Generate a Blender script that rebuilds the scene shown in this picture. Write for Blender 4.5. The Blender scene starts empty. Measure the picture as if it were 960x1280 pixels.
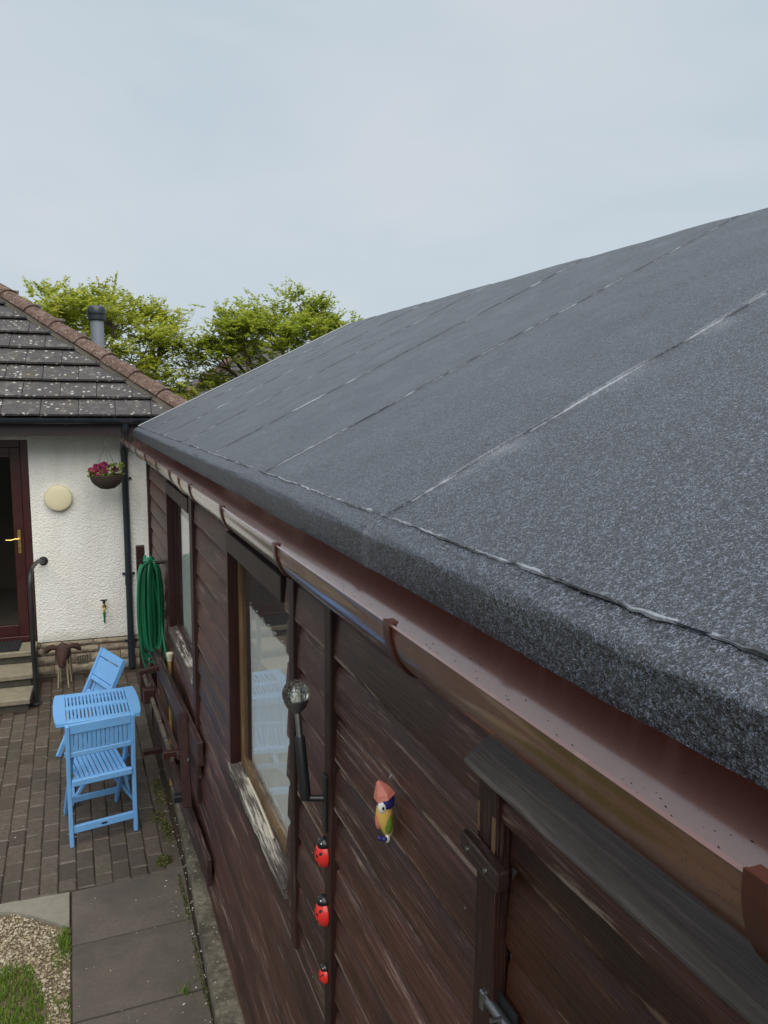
import bpy, bmesh, math, random
import numpy as np
from mathutils import Vector, Matrix, noise as mnoise

random.seed(7)
rng = np.random.default_rng(7)
scene = bpy.context.scene
col = scene.collection
R = math.radians

# ------------------------------------------------------------------ camera
cam_d = bpy.data.cameras.new("camera")
cam = bpy.data.objects.new("camera", cam_d)
col.objects.link(cam)
cam_d.sensor_fit = 'HORIZONTAL'
cam_d.sensor_width = 36.0
cam_d.lens = 969.05 / 960.0 * 36.0
cam_d.clip_start = 0.02
cam_d.clip_end = 2000
right = Vector((0.927927, -0.372646, 0.009251))
down = Vector((-0.042865, -0.131325, -0.990412))
fwd = Vector((0.370288, 0.918634, -0.137833))
mw = Matrix.Identity(4)
for i in range(3):
    mw[i][0] = right[i]
    mw[i][1] = -down[i]
    mw[i][2] = -fwd[i]
mw[2][3] = 2.8
cam.matrix_world = mw
scene.camera = cam
scene.render.resolution_x = 768
scene.render.resolution_y = 1024
scene.view_settings.view_transform = 'Standard'
scene.view_settings.look = 'None'
scene.view_settings.gamma = 1.0
scene.view_settings.use_curve_mapping = False
scene.view_settings.exposure = 1.42

# ------------------------------------------------------------------ node helper
class NT:
    def __init__(s, nt):
        s.nt = nt
    def n(s, typ, ins=None, **at):
        nd = s.nt.nodes.new(typ)
        for k, v in at.items():
            setattr(nd, k, v)
        for k, v in (ins or {}).items():
            if hasattr(v, 'is_output') or isinstance(v, bpy.types.NodeSocket):
                s.nt.links.new(v, nd.inputs[k])
            else:
                nd.inputs[k].default_value = v
        return nd
    def noise(s, co, scale, detail=4, rough=.55, dist=0.0):
        return s.n('ShaderNodeTexNoise', {'Vector': co, 'Scale': scale, 'Detail': detail, 'Roughness': rough, 'Distortion': dist}).outputs[0]
    def vor(s, co, scale, out='Distance', feature='F1', rand=1.0):
        return s.n('ShaderNodeTexVoronoi', {'Vector': co, 'Scale': scale, 'Randomness': rand}, feature=feature).outputs[out]
    def ramp(s, fac, stops, interp='LINEAR'):
        nd = s.n('ShaderNodeValToRGB', {'Fac': fac})
        cr = nd.color_ramp
        cr.interpolation = interp
        while len(cr.elements) < len(stops):
            cr.elements.new(0.5)
        for e, (p, c) in zip(cr.elements, stops):
            e.position = p
            if isinstance(c, (int, float)):
                c = (c, c, c)
            e.color = (*c, 1)
        return nd.outputs[0]
    def mix(s, fac, a, b, blend='MIX'):
        nd = s.n('ShaderNodeMix', None, data_type='RGBA', blend_type=blend)
        for i, v in ((0, fac), (6, a), (7, b)):
            if isinstance(v, bpy.types.NodeSocket):
                s.nt.links.new(v, nd.inputs[i])
            elif i == 0:
                nd.inputs[0].default_value = v
            else:
                nd.inputs[i].default_value = (*v, 1) if len(v) == 3 else v
        return nd.outputs[2]
    def math(s, op, a, b=0.0, clamp=False):
        nd = s.n('ShaderNodeMath', {0: a, 1: b}, operation=op)
        nd.use_clamp = clamp
        return nd.outputs[0]
    def mapping(s, co, scale=(1, 1, 1), loc=(0, 0, 0), rot=(0, 0, 0)):
        return s.n('ShaderNodeMapping', {'Vector': co, 'Scale': scale, 'Location': loc, 'Rotation': rot}).outputs[0]
    def coords(s, rand=True):
        co = s.n('ShaderNodeTexCoord').outputs['Object']
        if rand:
            r = s.n('ShaderNodeObjectInfo').outputs['Random']
            off = s.math('MULTIPLY', r, 37.0)
            v = s.n('ShaderNodeCombineXYZ', {0: off, 1: s.math('MULTIPLY', r, 91.0), 2: off}).outputs[0]
            co = s.n('ShaderNodeVectorMath', {0: co, 1: v}, operation='ADD').outputs[0]
        return co
    def bump(s, h, strength=.5, dist=.01, normal=None):
        ins = {'Height': h, 'Strength': strength, 'Distance': dist}
        if normal is not None:
            ins['Normal'] = normal
        return s.n('ShaderNodeBump', ins).outputs[0]

MATS = {}
def material(name, build):
    m = bpy.data.materials.new(name)
    m.use_nodes = True
    nt = m.node_tree
    nt.nodes.clear()
    t = NT(nt)
    out = nt.nodes.new('ShaderNodeOutputMaterial')
    sh = build(t)
    nt.links.new(sh, out.inputs['Surface'])
    MATS[name] = m
    return m

def pbsdf(t, color, rough=.6, normal=None, metal=0.0, spec=.5, **kw):
    ins = {'Base Color': color if isinstance(color, bpy.types.NodeSocket) else (*color, 1), 'Roughness': rough,
           'Metallic': metal, 'Specular IOR Level': spec}
    if normal is not None:
        ins['Normal'] = normal
    ins.update(kw)
    return t.n('ShaderNodeBsdfPrincipled', ins).outputs[0]

# ------------------------------------------------------------------ world
world = bpy.data.worlds.new("World")
scene.world = world
world.use_nodes = True
wt = NT(world.node_tree)
world.node_tree.nodes.clear()
SUN_EL, SUN_AZ = R(54), R(182)      # azimuth measured from +Y clockwise
sky = wt.n('ShaderNodeTexSky', None, sky_type='NISHITA')
sky.sun_disc = False
sky.sun_elevation = SUN_EL
sky.sun_rotation = SUN_AZ
sky.air_density = 1.0
sky.dust_density = 3.0
gen = wt.n('ShaderNodeTexCoord').outputs['Generated']
cl = wt.noise(wt.mapping(gen, (1.0, 1.0, 2.2)), 1.7, 3, .5, .4)
cl2 = wt.noise(wt.mapping(gen, (1.0, 1.0, 2.6), (3, 1, 2)), 4.2, 3, .55, .3)
clm = wt.math('ADD', wt.math('MULTIPLY', cl, .75), wt.math('MULTIPLY', cl2, .25))
cloud = wt.ramp(clm, [(.34, (.186, .226, .252)), (.50, (.210, .241, .265)), (.64, (.236, .256, .277))])
skys = wt.mix(1.0, sky.outputs[0], (.055, .055, .055), 'MULTIPLY')
wcol = wt.mix(.93, skys, cloud)
bg = wt.n('ShaderNodeBackground', {'Color': wcol, 'Strength': 1.0})
wo = world.node_tree.nodes.new('ShaderNodeOutputWorld')
world.node_tree.links.new(bg.outputs[0], wo.inputs[0])

# ------------------------------------------------------------------ sun (veiled by the overcast)
sd = bpy.data.lights.new("sun", 'SUN')
sd.energy = 1.5
sd.angle = R(70)
sd.color = (1.0, .95, .88)
so = bpy.data.objects.new("sun", sd)
col.objects.link(so)
sdir = Vector((math.sin(SUN_AZ) * math.cos(SUN_EL), math.cos(SUN_AZ) * math.cos(SUN_EL), math.sin(SUN_EL)))
so.rotation_euler = sdir.to_track_quat('Z', 'Y').to_euler()
so.location = (3, -4, 9)

# ------------------------------------------------------------------ materials
def simple(name, color, rough=.5, metal=0.0, spec=.5, var=.15, nscale=30, bump=.15):
    def b(t):
        co = t.coords()
        nz = t.noise(co, nscale, 4)
        c = t.mix(nz, tuple(v * (1 - var) for v in color), tuple(min(1, v * (1 + var)) for v in color))
        rr = t.math('ADD', t.math('MULTIPLY', nz, .25), rough - .12)
        return pbsdf(t, c, rr, t.bump(nz, bump, .003), metal, spec)
    return material(name, b)

def wood(name, dark, mid, worn, wear=.62, axis='y', rough=.5, red=None, edge=False):
    q = .035
    sc = {'y': (1, q, 1), 'z': (1, 1, q), 'x': (q, 1, 1)}[axis]
    def b(t):
        co = t.coords()
        st = t.mapping(co, sc)
        g1 = t.noise(st, 70, 7, .72, .9)
        g2 = t.noise(st, 260, 4, .7)
        big = t.noise(t.mapping(co, tuple(v ** .45 for v in sc)), 5.0, 5, .6)
        patch = t.noise(t.mapping(co, tuple(v ** .6 for v in sc)), 11.0, 5, .65, .8)
        fine = t.math('ADD', t.math('MULTIPLY', g1, .62), t.math('MULTIPLY', g2, .38))
        base = t.mix(t.ramp(fine, [(.34, 0.0), (.62, 1.0)]), dark, mid)
        base = t.mix(t.ramp(big, [(.40, .65), (.58, 0.0)]), base, tuple(v * .62 for v in dark))
        if red:
            base = t.mix(t.ramp(big, [(.48, 0.0), (.68, .7)]), base, red)
        k = t.math('ADD', t.math('MULTIPLY', fine, .62), t.math('MULTIPLY', patch, .38))
        if edge:
            ea = t.n('ShaderNodeAttribute', None, attribute_name='edge').outputs['Fac']
            er = t.ramp(t.noise(t.mapping(co, tuple(v ** .5 for v in sc)), 16, 4, .7), [(.42, 0.0), (.62, 1.0)])
            k = t.math('ADD', k, t.math('MULTIPLY', t.math('MULTIPLY', ea, er), .20))
        w = t.ramp(k, [(wear - .012, 0.0), (wear + .022, 1.0)])
        halo = t.ramp(k, [(wear - .05, 0.0), (wear, .5)])
        c = t.mix(halo, base, tuple(.5 * (a + b2) for a, b2 in zip(mid, worn)))
        c = t.mix(w, c, t.mix(g2, tuple(v * .55 for v in worn), worn))
        ro = t.math('ADD', t.math('MULTIPLY', w, .3), t.math('ADD', rough - .12, t.math('MULTIPLY', g1, .28)))
        hgt = t.math('SUBTRACT', fine, t.math('MULTIPLY', w, .25))
        return pbsdf(t, c, ro, t.bump(hgt, .75, .005), 0, .40)
    return material(name, b)

wood('board_stain', (.018, .0062, .0046), (.135, .053, .040), (.34, .25, .20), .588, 'y', .42, edge=True)
wood('board_door', (.015, .0050, .0026), (.066, .020, .0090), (.17, .10, .065), .612, 'y', .44, red=(.062, .0165, .006), edge=True)
wood('post_stain', (.014, .0052, .004), (.056, .020, .014), (.22, .16, .12), .60, 'z', .5)
wood('frame_red', (.016, .005, .004), (.046, .0115, .009), (.12, .08, .07), .64, 'z', .42)
wood('ochre_wood', (.12, .066, .030), (.24, .145, .070), (.38, .29, .19), .58, 'z', .5)
wood('weathered_sill', (.040, .030, .026), (.13, .10, .085), (.64, .58, .50), .535, 'y', .75)
wood('grey_ledge', (.090, .075, .068), (.175, .147, .133), (.26, .22, .19), .60, 'y', .72)
wood('rack_wood', (.018, .008, .0065), (.070, .036, .029), (.26, .20, .165), .58, 'y', .55)
wood('rack_red', (.018, .0052, .004), (.052, .014, .010), (.14, .09, .07), .62, 'z', .5)
wood('grey_peg', (.05, .04, .03), (.14, .11, .08), (.30, .26, .20), .56, 'x', .65)

def felt(name, dk, md, lt, wash=True):
    def b(t):
        co = t.n('ShaderNodeTexCoord').outputs['Object']
        v = t.vor(co, 640, 'Color')
        sp = t.n('ShaderNodeSeparateColor', {0: v})
        g = sp.outputs[0]
        n1 = t.noise(co, 420, 2, .7)
        n2 = t.noise(co, 2.1, 6, .62)
        n4 = t.noise(co, 13, 5, .65)
        gr = t.math('ADD', t.math('MULTIPLY', g, .80), t.math('MULTIPLY', n1, .20))
        c = t.ramp(gr, [(.18, dk), (.48, md), (.76, lt), (.94, tuple(min(1, x * 1.6) for x in lt))])
        c = t.mix(t.ramp(n2, [(.42, 0.0), (.75, .10)]), c, lt)
        n5 = t.noise(co, 105, 3, .75)
        v5 = t.n('ShaderNodeSeparateColor', {0: t.vor(co, 260, 'Color')}).outputs[2]
        mot = t.ramp(t.math('ADD', t.math('MULTIPLY', n5, .55), t.math('MULTIPLY', v5, .45)), [(.32, .35), (.68, 1.75)])
        c = t.mix(1.0, c, mot, 'MULTIPLY')
        # pale wash of fines left beside one lap
        xyz = t.n('ShaderNodeSeparateXYZ', {0: co})
        band = t.n('ShaderNodeMapRange', {0: xyz.outputs[1], 1: 1.19, 2: 1.33, 3: 0.0, 4: 1.0}).outputs[0]
        band = t.math('MULTIPLY', band, t.math('LESS_THAN', xyz.outputs[1], 1.345))
        wn = t.noise(t.mapping(co, (1, .6, 1)), 5.5, 4, .6)
        wash = t.math('MULTIPLY', t.math('MULTIPLY', band, band), t.ramp(wn, [(.47, 0.0), (.66, .8)]))
        wash = t.math('MULTIPLY', wash, t.ramp(g, [(.15, .25), (.7, .8)]))
        c = t.mix(wash, c, (.30, .325, .37))
        dst = t.vor(co, 640)
        hh = t.math('ADD', t.math('MULTIPLY', dst, -1.0), t.math('MULTIPLY', n4, .8))
        wet = t.noise(co, 6, 4, .6)
        ro = t.math('ADD', t.ramp(wet, [(.35, .22), (.65, .34)]), t.math('ADD', t.math('MULTIPLY', sp.outputs[1], .16), t.math('MULTIPLY', v5, .16)))
        nb1 = t.bump(t.math('ADD', n5, t.math('MULTIPLY', n4, .5)), .55, .006)
        return pbsdf(t, c, ro, t.bump(hh, .30, .002, nb1), 0, 1.0)
    return material(name, b)
felt('felt', (.003, .0036, .0050), (.016, .0195, .0265), (.072, .085, .110))
def bitumen(t):
    co = t.coords(False)
    n1 = t.noise(co, 9, 4, .65)
    n2 = t.noise(co, 160, 3)
    c = t.mix(t.ramp(n1, [(.42, 0.0), (.56, 1.0)]), (.030, .034, .040), (.30, .325, .36))  # pale patches paint wet glints into the bead colour
    c = t.mix(t.math('MULTIPLY', n2, .5), c, (.03, .034, .04))
    return pbsdf(t, c, .24, t.bump(n2, .5, .003), 0, .9)
material('bitumen', bitumen)
simple('verge_trim', (.24, .255, .27), .5)

def gutter_mat(t):
    co = t.n('ShaderNodeTexCoord').outputs['Object']
    n1 = t.noise(co, 5, 4)
    c = t.mix(n1, (.088, .027, .017), (.130, .042, .028))
    sp = t.vor(co, 210)
    clump = t.noise(t.mapping(co, (1, .35, 1)), 6.5, 3, .6)
    sel = t.n('ShaderNodeSeparateColor', {0: t.vor(co, 210, 'Color')}).outputs[1]
    speck = t.math('MULTIPLY', t.math('LESS_THAN', sp, .30), t.math('GREATER_THAN', t.math('ADD', sel, t.math('MULTIPLY', clump, .9)), 1.02))
    xyz = t.n('ShaderNodeSeparateXYZ', {0: co})
    inner = t.math('LESS_THAN', xyz.outputs[2], 2.452)
    c = t.mix(t.math('MULTIPLY', speck, inner), c, (.035, .018, .012))
    # paler channel bottom: sky reflection painted into the colour
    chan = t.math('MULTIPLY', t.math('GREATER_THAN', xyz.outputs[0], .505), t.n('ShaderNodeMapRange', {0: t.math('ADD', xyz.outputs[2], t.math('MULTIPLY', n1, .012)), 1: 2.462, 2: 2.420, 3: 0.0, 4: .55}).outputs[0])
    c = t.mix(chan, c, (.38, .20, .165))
    # limescale runs
    run = t.noise(t.mapping(co, (3, 26, 3)), 1.0, 3, .5)
    c = t.mix(t.ramp(run, [(.56, 0.0), (.75, .22)]), c, (.34, .22, .18))
    # chalky bloom on the outside of the older far lengths
    far = t.n('ShaderNodeMapRange', {0: xyz.outputs[1], 1: 1.72, 2: 2.1, 3: 0.0, 4: 1.0}).outputs[0]
    outer = t.math('LESS_THAN', xyz.outputs[0], .4925)
    bl = t.noise(t.mapping(co, (8, 4, 12)), 1.0, 4, .6)
    low = t.n('ShaderNodeMapRange', {0: xyz.outputs[2], 1: 2.452, 2: 2.425, 3: 0.0, 4: 1.0}).outputs[0]
    m = t.math('MULTIPLY', t.math('MULTIPLY', far, outer), t.math('MULTIPLY', low, t.ramp(bl, [(.52, 0.0), (.58, 1.0)])))
    c = t.mix(t.math('MULTIPLY', m, .75), c, (.40, .29, .22))
    ro = t.math('ADD', t.math('MULTIPLY', n1, .12), .25)
    ro = t.math('ADD', ro, t.math('MULTIPLY', m, .4))
    return pbsdf(t, c, ro, t.bump(t.math('ADD', n1, speck), .12, .004), 0, .55, **{'Coat Weight': 1.0, 'Coat Roughness': .13, 'Coat IOR': 2.0})
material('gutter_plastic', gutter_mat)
simple('bracket_plastic', (.062, .020, .014), .30, 0, .5, .25, 25, .1)
simple('black_plastic', (.012, .014, .016), .38, 0, .5, .25, 20, .1)
simple('black_metal', (.012, .012, .013), .45, 0, .5, .4, 25, .4)
simple('steel', (.42, .42, .42), .30, 1.0)
simple('dull_zinc', (.22, .22, .23), .42, .9, .5, .3, 40, .4)
simple('brass', (.62, .42, .12), .28, 1.0)
simple('gold_brass', (.70, .48, .16), .25, 1.0)

def glass_pane(name, tint, rough=.02):
    def b(t):
        co = t.coords(False)
        nz = t.noise(co, 1.6, 2)
        nm = t.bump(nz, .05, .02)
        gl = t.n('ShaderNodeBsdfGlossy', {'Color': (1, 1, 1, 1), 'Roughness': rough, 'Normal': nm}).outputs[0]
        tr = t.n('ShaderNodeBsdfTransparent', {'Color': (*tint, 1)}).outputs[0]
        fr = t.n('ShaderNodeFresnel', {'IOR': 1.30}).outputs[0]
        bf = t.n('ShaderNodeNewGeometry').outputs['Backfacing']
        fr = t.math('MULTIPLY', fr, t.math('SUBTRACT', 1.0, bf))
        return t.n('ShaderNodeMixShader', {0: fr, 1: tr, 2: gl}).outputs[0]
    return material(name, b)
glass_pane('window_glass', (.95, .955, .95))

def curtain_mat(t):
    co = t.n('ShaderNodeTexCoord').outputs['Object']
    wv = t.noise(t.mapping(co, (1, 46, 2.5)), 1.0, 3)
    c = t.mix(wv, (.82, .84, .80), (.96, .96, .93))
    d = t.n('ShaderNodeBsdfDiffuse', {'Color': c}).outputs[0]
    tl = t.n('ShaderNodeBsdfTranslucent', {'Color': c}).outputs[0]
    return t.n('ShaderNodeMixShader', {0: .35, 1: d, 2: tl}).outputs[0]
material('net_curtain', curtain_mat)
simple('inside_wall', (.55, .49, .48), .8)

def render_wall(t):
    co = t.n('ShaderNodeTexCoord').outputs['Object']
    n1 = t.noise(co, 60, 4, .6)
    v = t.n('ShaderNodeTexVoronoi', {'Vector': co, 'Scale': 62.0, 'Smoothness': .5}, feature='SMOOTH_F1').outputs['Distance']
    st = t.noise(t.mapping(co, (3, 3, .6)), 1.6, 4, .6)
    c = t.mix(t.ramp(st, [(.42, 0.0), (.78, .55)]), (.80, .79, .74), (.56, .54, .47))
    c = t.mix(t.ramp(n1, [(.55, 0.0), (.78, .5)]), c, (.86, .85, .82))
    xyz = t.n('ShaderNodeSeparateXYZ', {0: co})
    gr = t.n('ShaderNodeMapRange', {0: t.math('ADD', xyz.outputs[2], t.math('MULTIPLY', st, .25)), 1: .58, 2: .46, 3: 0.0, 4: .55}).outputs[0]
    c = t.mix(gr, c, (.36, .33, .26))
    h = t.math('ADD', t.math('MULTIPLY', v, -1.2), n1)
    return pbsdf(t, c, .88, t.bump(h, .6, .010), 0, .3)
material('roughcast', render_wall)

def stone_mat(t):
    co = t.coords()
    n1 = t.noise(co, 14, 6, .65)
    n2 = t.noise(co, 3, 4)
    c = t.ramp(n1, [(.28, (.12, .095, .065)), (.52, (.32, .27, .195)), (.8, (.50, .45, .36))])
    c = t.mix(t.ramp(n2, [(.45, 0.0), (.72, .7)]), c, (.16, .13, .10))
    return pbsdf(t, c, .9, t.bump(n1, .9, .02), 0, .3)
material('stone', stone_mat)
simple('mortar', (.17, .145, .115), .95, 0, .2, .35, 25, .6)

def tile_mat(t):
    co = t.coords()
    n1 = t.noise(co, 22, 5, .6)
    c = t.mix(n1, (.036, .034, .036), (.090, .085, .086))
    wco = t.n('ShaderNodeVectorMath', {0: co, 1: t.n('ShaderNodeVectorMath', {0: t.n('ShaderNodeTexNoise', {'Vector': co, 'Scale': 30.0, 'Detail': 3.0}).outputs[1], 'Scale': .05}, operation='SCALE').outputs[0]}, operation='ADD').outputs[0]
    v = t.vor(wco, 19)
    n2 = t.noise(co, 60, 3)
    n3 = t.noise(co, 4, 3)
    sel = t.n('ShaderNodeSeparateColor', {0: t.vor(wco, 19, 'Color')}).outputs[0]
    d = t.math('ADD', v, t.math('MULTIPLY', n2, .5))
    spot = t.math('MULTIPLY', t.ramp(d, [(.44, 1.0), (.56, 0.0)]), t.math('GREATER_THAN', t.math('ADD', sel, t.math('MULTIPLY', n3, .8)), .86))
    spot = t.math('MULTIPLY', spot, t.math('ADD', .35, t.math('MULTIPLY', n2, .8)))
    c = t.mix(spot, c, (.50, .49, .44))
    lich = t.math('MULTIPLY', t.ramp(t.noise(co, 9, 6, .75), [(.52, 0.0), (.66, .45)]), n2)
    c = t.mix(lich, c, (.34, .34, .31))
    ms = t.math('MULTIPLY', t.ramp(n3, [(.60, 0.0), (.74, .6)]), n1)
    c = t.mix(ms, c, (.12, .09, .03))
    return pbsdf(t, c, .85, t.bump(t.math('ADD', n1, spot), .5, .006), 0, .35)
material('roof_tile', tile_mat)

def hip_mat(t):
    co = t.coords()
    n1 = t.noise(co, 16, 6, .7)
    c = t.ramp(n1, [(.28, (.045, .029, .024)), (.5, (.105, .068, .054)), (.75, (.21, .15, .125))])
    v = t.math('ADD', t.vor(co, 34), t.math('MULTIPLY', t.noise(co, 70, 3), .5))
    c = t.mix(t.ramp(v, [(.36, .8), (.43, 0.0)]), c, (.50, .47, .40))
    return pbsdf(t, c, .9, t.bump(n1, .7, .008), 0, .3)
material('hip_tile', hip_mat)

def paver_mat(t):
    co = t.coords()
    rnd = t.n('ShaderNodeObjectInfo').outputs['Random']
    n1 = t.noise(co, 38, 5, .65)
    n2 = t.noise(co, 7, 4)
    base = t.mix(rnd, (.064, .048, .037), (.118, .091, .072))
    c = t.mix(t.ramp(n1, [(.3, .75), (.6, 0.0)]), base, (.045, .038, .028))
    c = t.mix(t.ramp(n2, [(.5, 0.0), (.75, .55)]), c, (.055, .058, .034))
    return pbsdf(t, c, t.ramp(n2, [(.35, .42), (.65, .75)]), t.bump(n1, .5, .004), 0, .4)
material('paver', paver_mat)

def slab_mat(t):
    co = t.coords()
    n1 = t.noise(co, 45, 6, .7)
    n2 = t.noise(co, 3.2, 5, .6)
    c = t.mix(n1, (.068, .056, .046), (.150, .126, .102))
    c = t.mix(t.ramp(n2, [(.42, 0.0), (.68, .7)]), c, (.060, .052, .043))
    v = t.vor(co, 42)
    sel = t.n('ShaderNodeSeparateColor', {0: t.vor(co, 42, 'Color')}).outputs[2]
    c = t.mix(t.math('MULTIPLY', t.math('LESS_THAN', v, .16), t.math('GREATER_THAN', sel, .93)), c, (.33, .31, .26))
    return pbsdf(t, c, .78, t.bump(n1, .4, .004), 0, .4)
material('slab', slab_mat)

def conc_mat(t):
    co = t.coords()
    n1 = t.noise(co, 30, 6, .7)
    n2 = t.noise(co, 5.5, 5, .65)
    c = t.ramp(n1, [(.25, (.060, .050, .036)), (.5, (.150, .128, .098)), (.78, (.31, .275, .215))])
    c = t.mix(t.ramp(n2, [(.40, 0.0), (.62, .85)]), c, (.048, .044, .030))
    n3 = t.noise(co, 90, 3)
    c = t.mix(t.ramp(n3, [(.66, 0.0), (.72, .8)]), c, (.42, .39, .32))
    return pbsdf(t, c, .9, t.bump(n1, .8, .008), 0, .3)
material('old_concrete', conc_mat)
simple('light_concrete', (.22, .205, .165), .85, 0, .3, .25, 30, .4)
simple('step_concrete', (.20, .175, .125), .85, 0, .3, .35, 18, .5)
simple('step_riser', (.065, .060, .048), .9, 0, .3, .4, 18, .6)
simple('gravel_dirt', (.13, .10, .066), .95, 0, .2, .5, 60, .9)
simple('soil', (.040, .030, .021), .95, 0, .2, .5, 30, .9)

def ground_mat(t):
    co = t.n('ShaderNodeTexCoord').outputs['Object']
    n1 = t.noise(co, 11, 6, .7)
    n2 = t.noise(co, .8, 4)
    c = t.mix(n1, (.050, .050, .034), (.105, .098, .072))
    c = t.mix(t.ramp(n2, [(.5, 0.0), (.75, .5)]), c, (.055, .070, .028))
    return pbsdf(t, c, .95, t.bump(n1, .8, .03), 0, .2)
material('ground', ground_mat)

def gravel_mat(t):
    co = t.n('ShaderNodeTexCoord').outputs['Object']
    r = t.n('ShaderNodeNewGeometry').outputs['Random Per Island']
    c = t.ramp(r, [(0, (.13, .10, .062)), (.35, (.30, .24, .15)), (.7, (.42, .36, .25)), (1, (.58, .53, .43))])
    n1 = t.noise(co, 120, 3)
    c = t.mix(t.math('MULTIPLY', n1, .5), c, (.16, .12, .075))
    return pbsdf(t, c, .85, None, 0, .3)
material('gravel', gravel_mat)

def grass_mat(t):
    r = t.n('ShaderNodeNewGeometry').outputs['Random Per Island']
    c = t.ramp(r, [(0, (.06, .12, .014)), (.5, (.13, .23, .028)), (.85, (.20, .29, .05)), (1, (.30, .27, .11))])
    d = t.n('ShaderNodeBsdfDiffuse', {'Color': c}).outputs[0]
    tl = t.n('ShaderNodeBsdfTranslucent', {'Color': c}).outputs[0]
    return t.n('ShaderNodeMixShader', {0: .35, 1: d, 2: tl}).outputs[0]
material('grass', grass_mat)

def leaf(name, stops, tr=.45):
    def b(t):
        r = t.n('ShaderNodeNewGeometry').outputs['Random Per Island']
        c = t.ramp(r, stops)
        d = pbsdf(t, c, .5, None, 0, .35)
        tl = t.n('ShaderNodeBsdfTranslucent', {'Color': c}).outputs[0]
        return t.n('ShaderNodeMixShader', {0: tr, 1: d, 2: tl}).outputs[0]
    return material(name, b)
leaf('tree_leaf', [(0, (.20, .27, .035)), (.45, (.38, .43, .045)), (.8, (.54, .56, .08)), (1, (.55, .53, .13))], .6)
leaf('tree_leaf_deep', [(0, (.17, .24, .025)), (.45, (.33, .40, .042)), (.8, (.48, .52, .07)), (1, (.50, .50, .12))], .6)
leaf('basket_leaf', [(0, (.05, .10, .02)), (.4, (.14, .22, .03)), (1, (.42, .42, .07))])
leaf('moss', [(0, (.03, .04, .008)), (.5, (.07, .08, .015)), (1, (.12, .11, .03))], .15)
simple('bark', (.075, .060, .045), .9, 0, .3, .4, 20, .8)
simple('petal_magenta', (.17, .007, .045), .6, 0, .3, .4, 60)
simple('petal_dark', (.055, .004, .022), .6, 0, .3, .4, 60)
simple('wicker', (.060, .045, .034), .8, 0, .3, .5, 90, .8)
simple('cream_plastic', (.70, .64, .42), .42, 0, .5, .06, 6, .02)
simple('door_red', (.040, .009, .008), .32, 0, .5, .3, 8, .05)
simple('fascia_brown', (.018, .010, .011), .5, 0, .5, .3, 12, .2)
simple('dark_blue_plastic', (.016, .021, .028), .35, 0, .5, .3, 10, .1)
simple('flue_grey', (.17, .20, .23), .45, 0, .5, .12, 12, .05)
simple('mat_rubber', (.020, .021, .023), .95, 0, .2, .5, 120, .9)
simple('dark_floor', (.10, .085, .07), .8)
def blue_paint(t):
    co = t.coords()
    n1 = t.noise(co, 9, 4)
    n2 = t.noise(co, 70, 3)
    c = t.mix(n1, (.125, .33, .64), (.175, .41, .74))
    c = t.mix(t.ramp(n2, [(.60, 0.0), (.74, .5)]), c, (.09, .20, .40))
    n3 = t.noise(co, 17, 5, .65)
    c = t.mix(t.ramp(n3, [(.56, 0.0), (.74, .45)]), c, (.20, .30, .40))
    return pbsdf(t, c, .50, t.bump(n2, .12, .002), 0, .45)
material('blue_paint', blue_paint)
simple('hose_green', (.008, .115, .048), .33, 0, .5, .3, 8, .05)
simple('hose_pale', (.04, .27, .14), .33, 0, .5, .2, 8, .05)  # lighter hose green, highlights on the loops put into the colour
simple('rust', (.050, .024, .018), .8, .1, .4, .5, 25, .6)
simple('stick_pale', (.36, .30, .20), .8, 0, .3, .3, 30, .4)
simple('ladybird_red', (.72, .030, .022), .28, 0, .5, .12, 20, .05)
simple('gloss_black', (.010, .010, .012), .22, 0, .5, .2, 20, .05)
simple('gloss_white', (.78, .77, .72), .3, 0, .5, .08, 20, .05)
simple('toucan_beak', (.62, .20, .15), .35, 0, .5, .2, 60, .1)
simple('toucan_navy', (.020, .020, .135), .28, 0, .5, .3, 60, .1)
simple('toucan_green', (.13, .24, .035), .32, 0, .5, .35, 60, .1)
def toucan_body(t):
    co = t.n('ShaderNodeTexCoord').outputs['Object']
    n1 = t.noise(co, 55, 4)
    z = t.n('ShaderNodeSeparateXYZ', {0: co}).outputs[2]
    k = t.math('SUBTRACT', t.math('ADD', z, t.math('MULTIPLY', n1, .03)), .056)
    c = t.ramp(t.n('ShaderNodeMapRange', {0: k, 1: 1.85, 2: 1.97, 3: 0.0, 4: 1.0}).outputs[0],
               [(.05, (.74, .66, .40)), (.25, (.72, .50, .10)), (.6, (.74, .44, .12)), (.72, (.55, .30, .07)), (.8, (.35, .36, .10))])
    return pbsdf(t, c, .3, None, 0, .5)
material('toucan_body', toucan_body)
simple('amber_wood', (.34, .20, .07), .5, 0, .4, .3, 30, .2)
simple('cream_end', (.62, .55, .42), .6, 0, .4, .2, 30, .2)
simple('blossom', (.60, .56, .48), .8, 0, .3, .3, 60, .1)

def crackle(t):
    co = t.coords(False)
    ed = t.n('ShaderNodeTexVoronoi', {'Vector': co, 'Scale': 95.0}, feature='DISTANCE_TO_EDGE').outputs['Distance']
    h = t.ramp(ed, [(0.0, 0.0), (.12, 1.0)])
    return t.n('ShaderNodeBsdfGlass', {'Color': (.93, .95, .93, 1), 'Roughness': .04, 'IOR': 1.35, 'Normal': t.bump(h, 1.0, .004)}).outputs[0]
material('crackle_glass', crackle)

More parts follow.
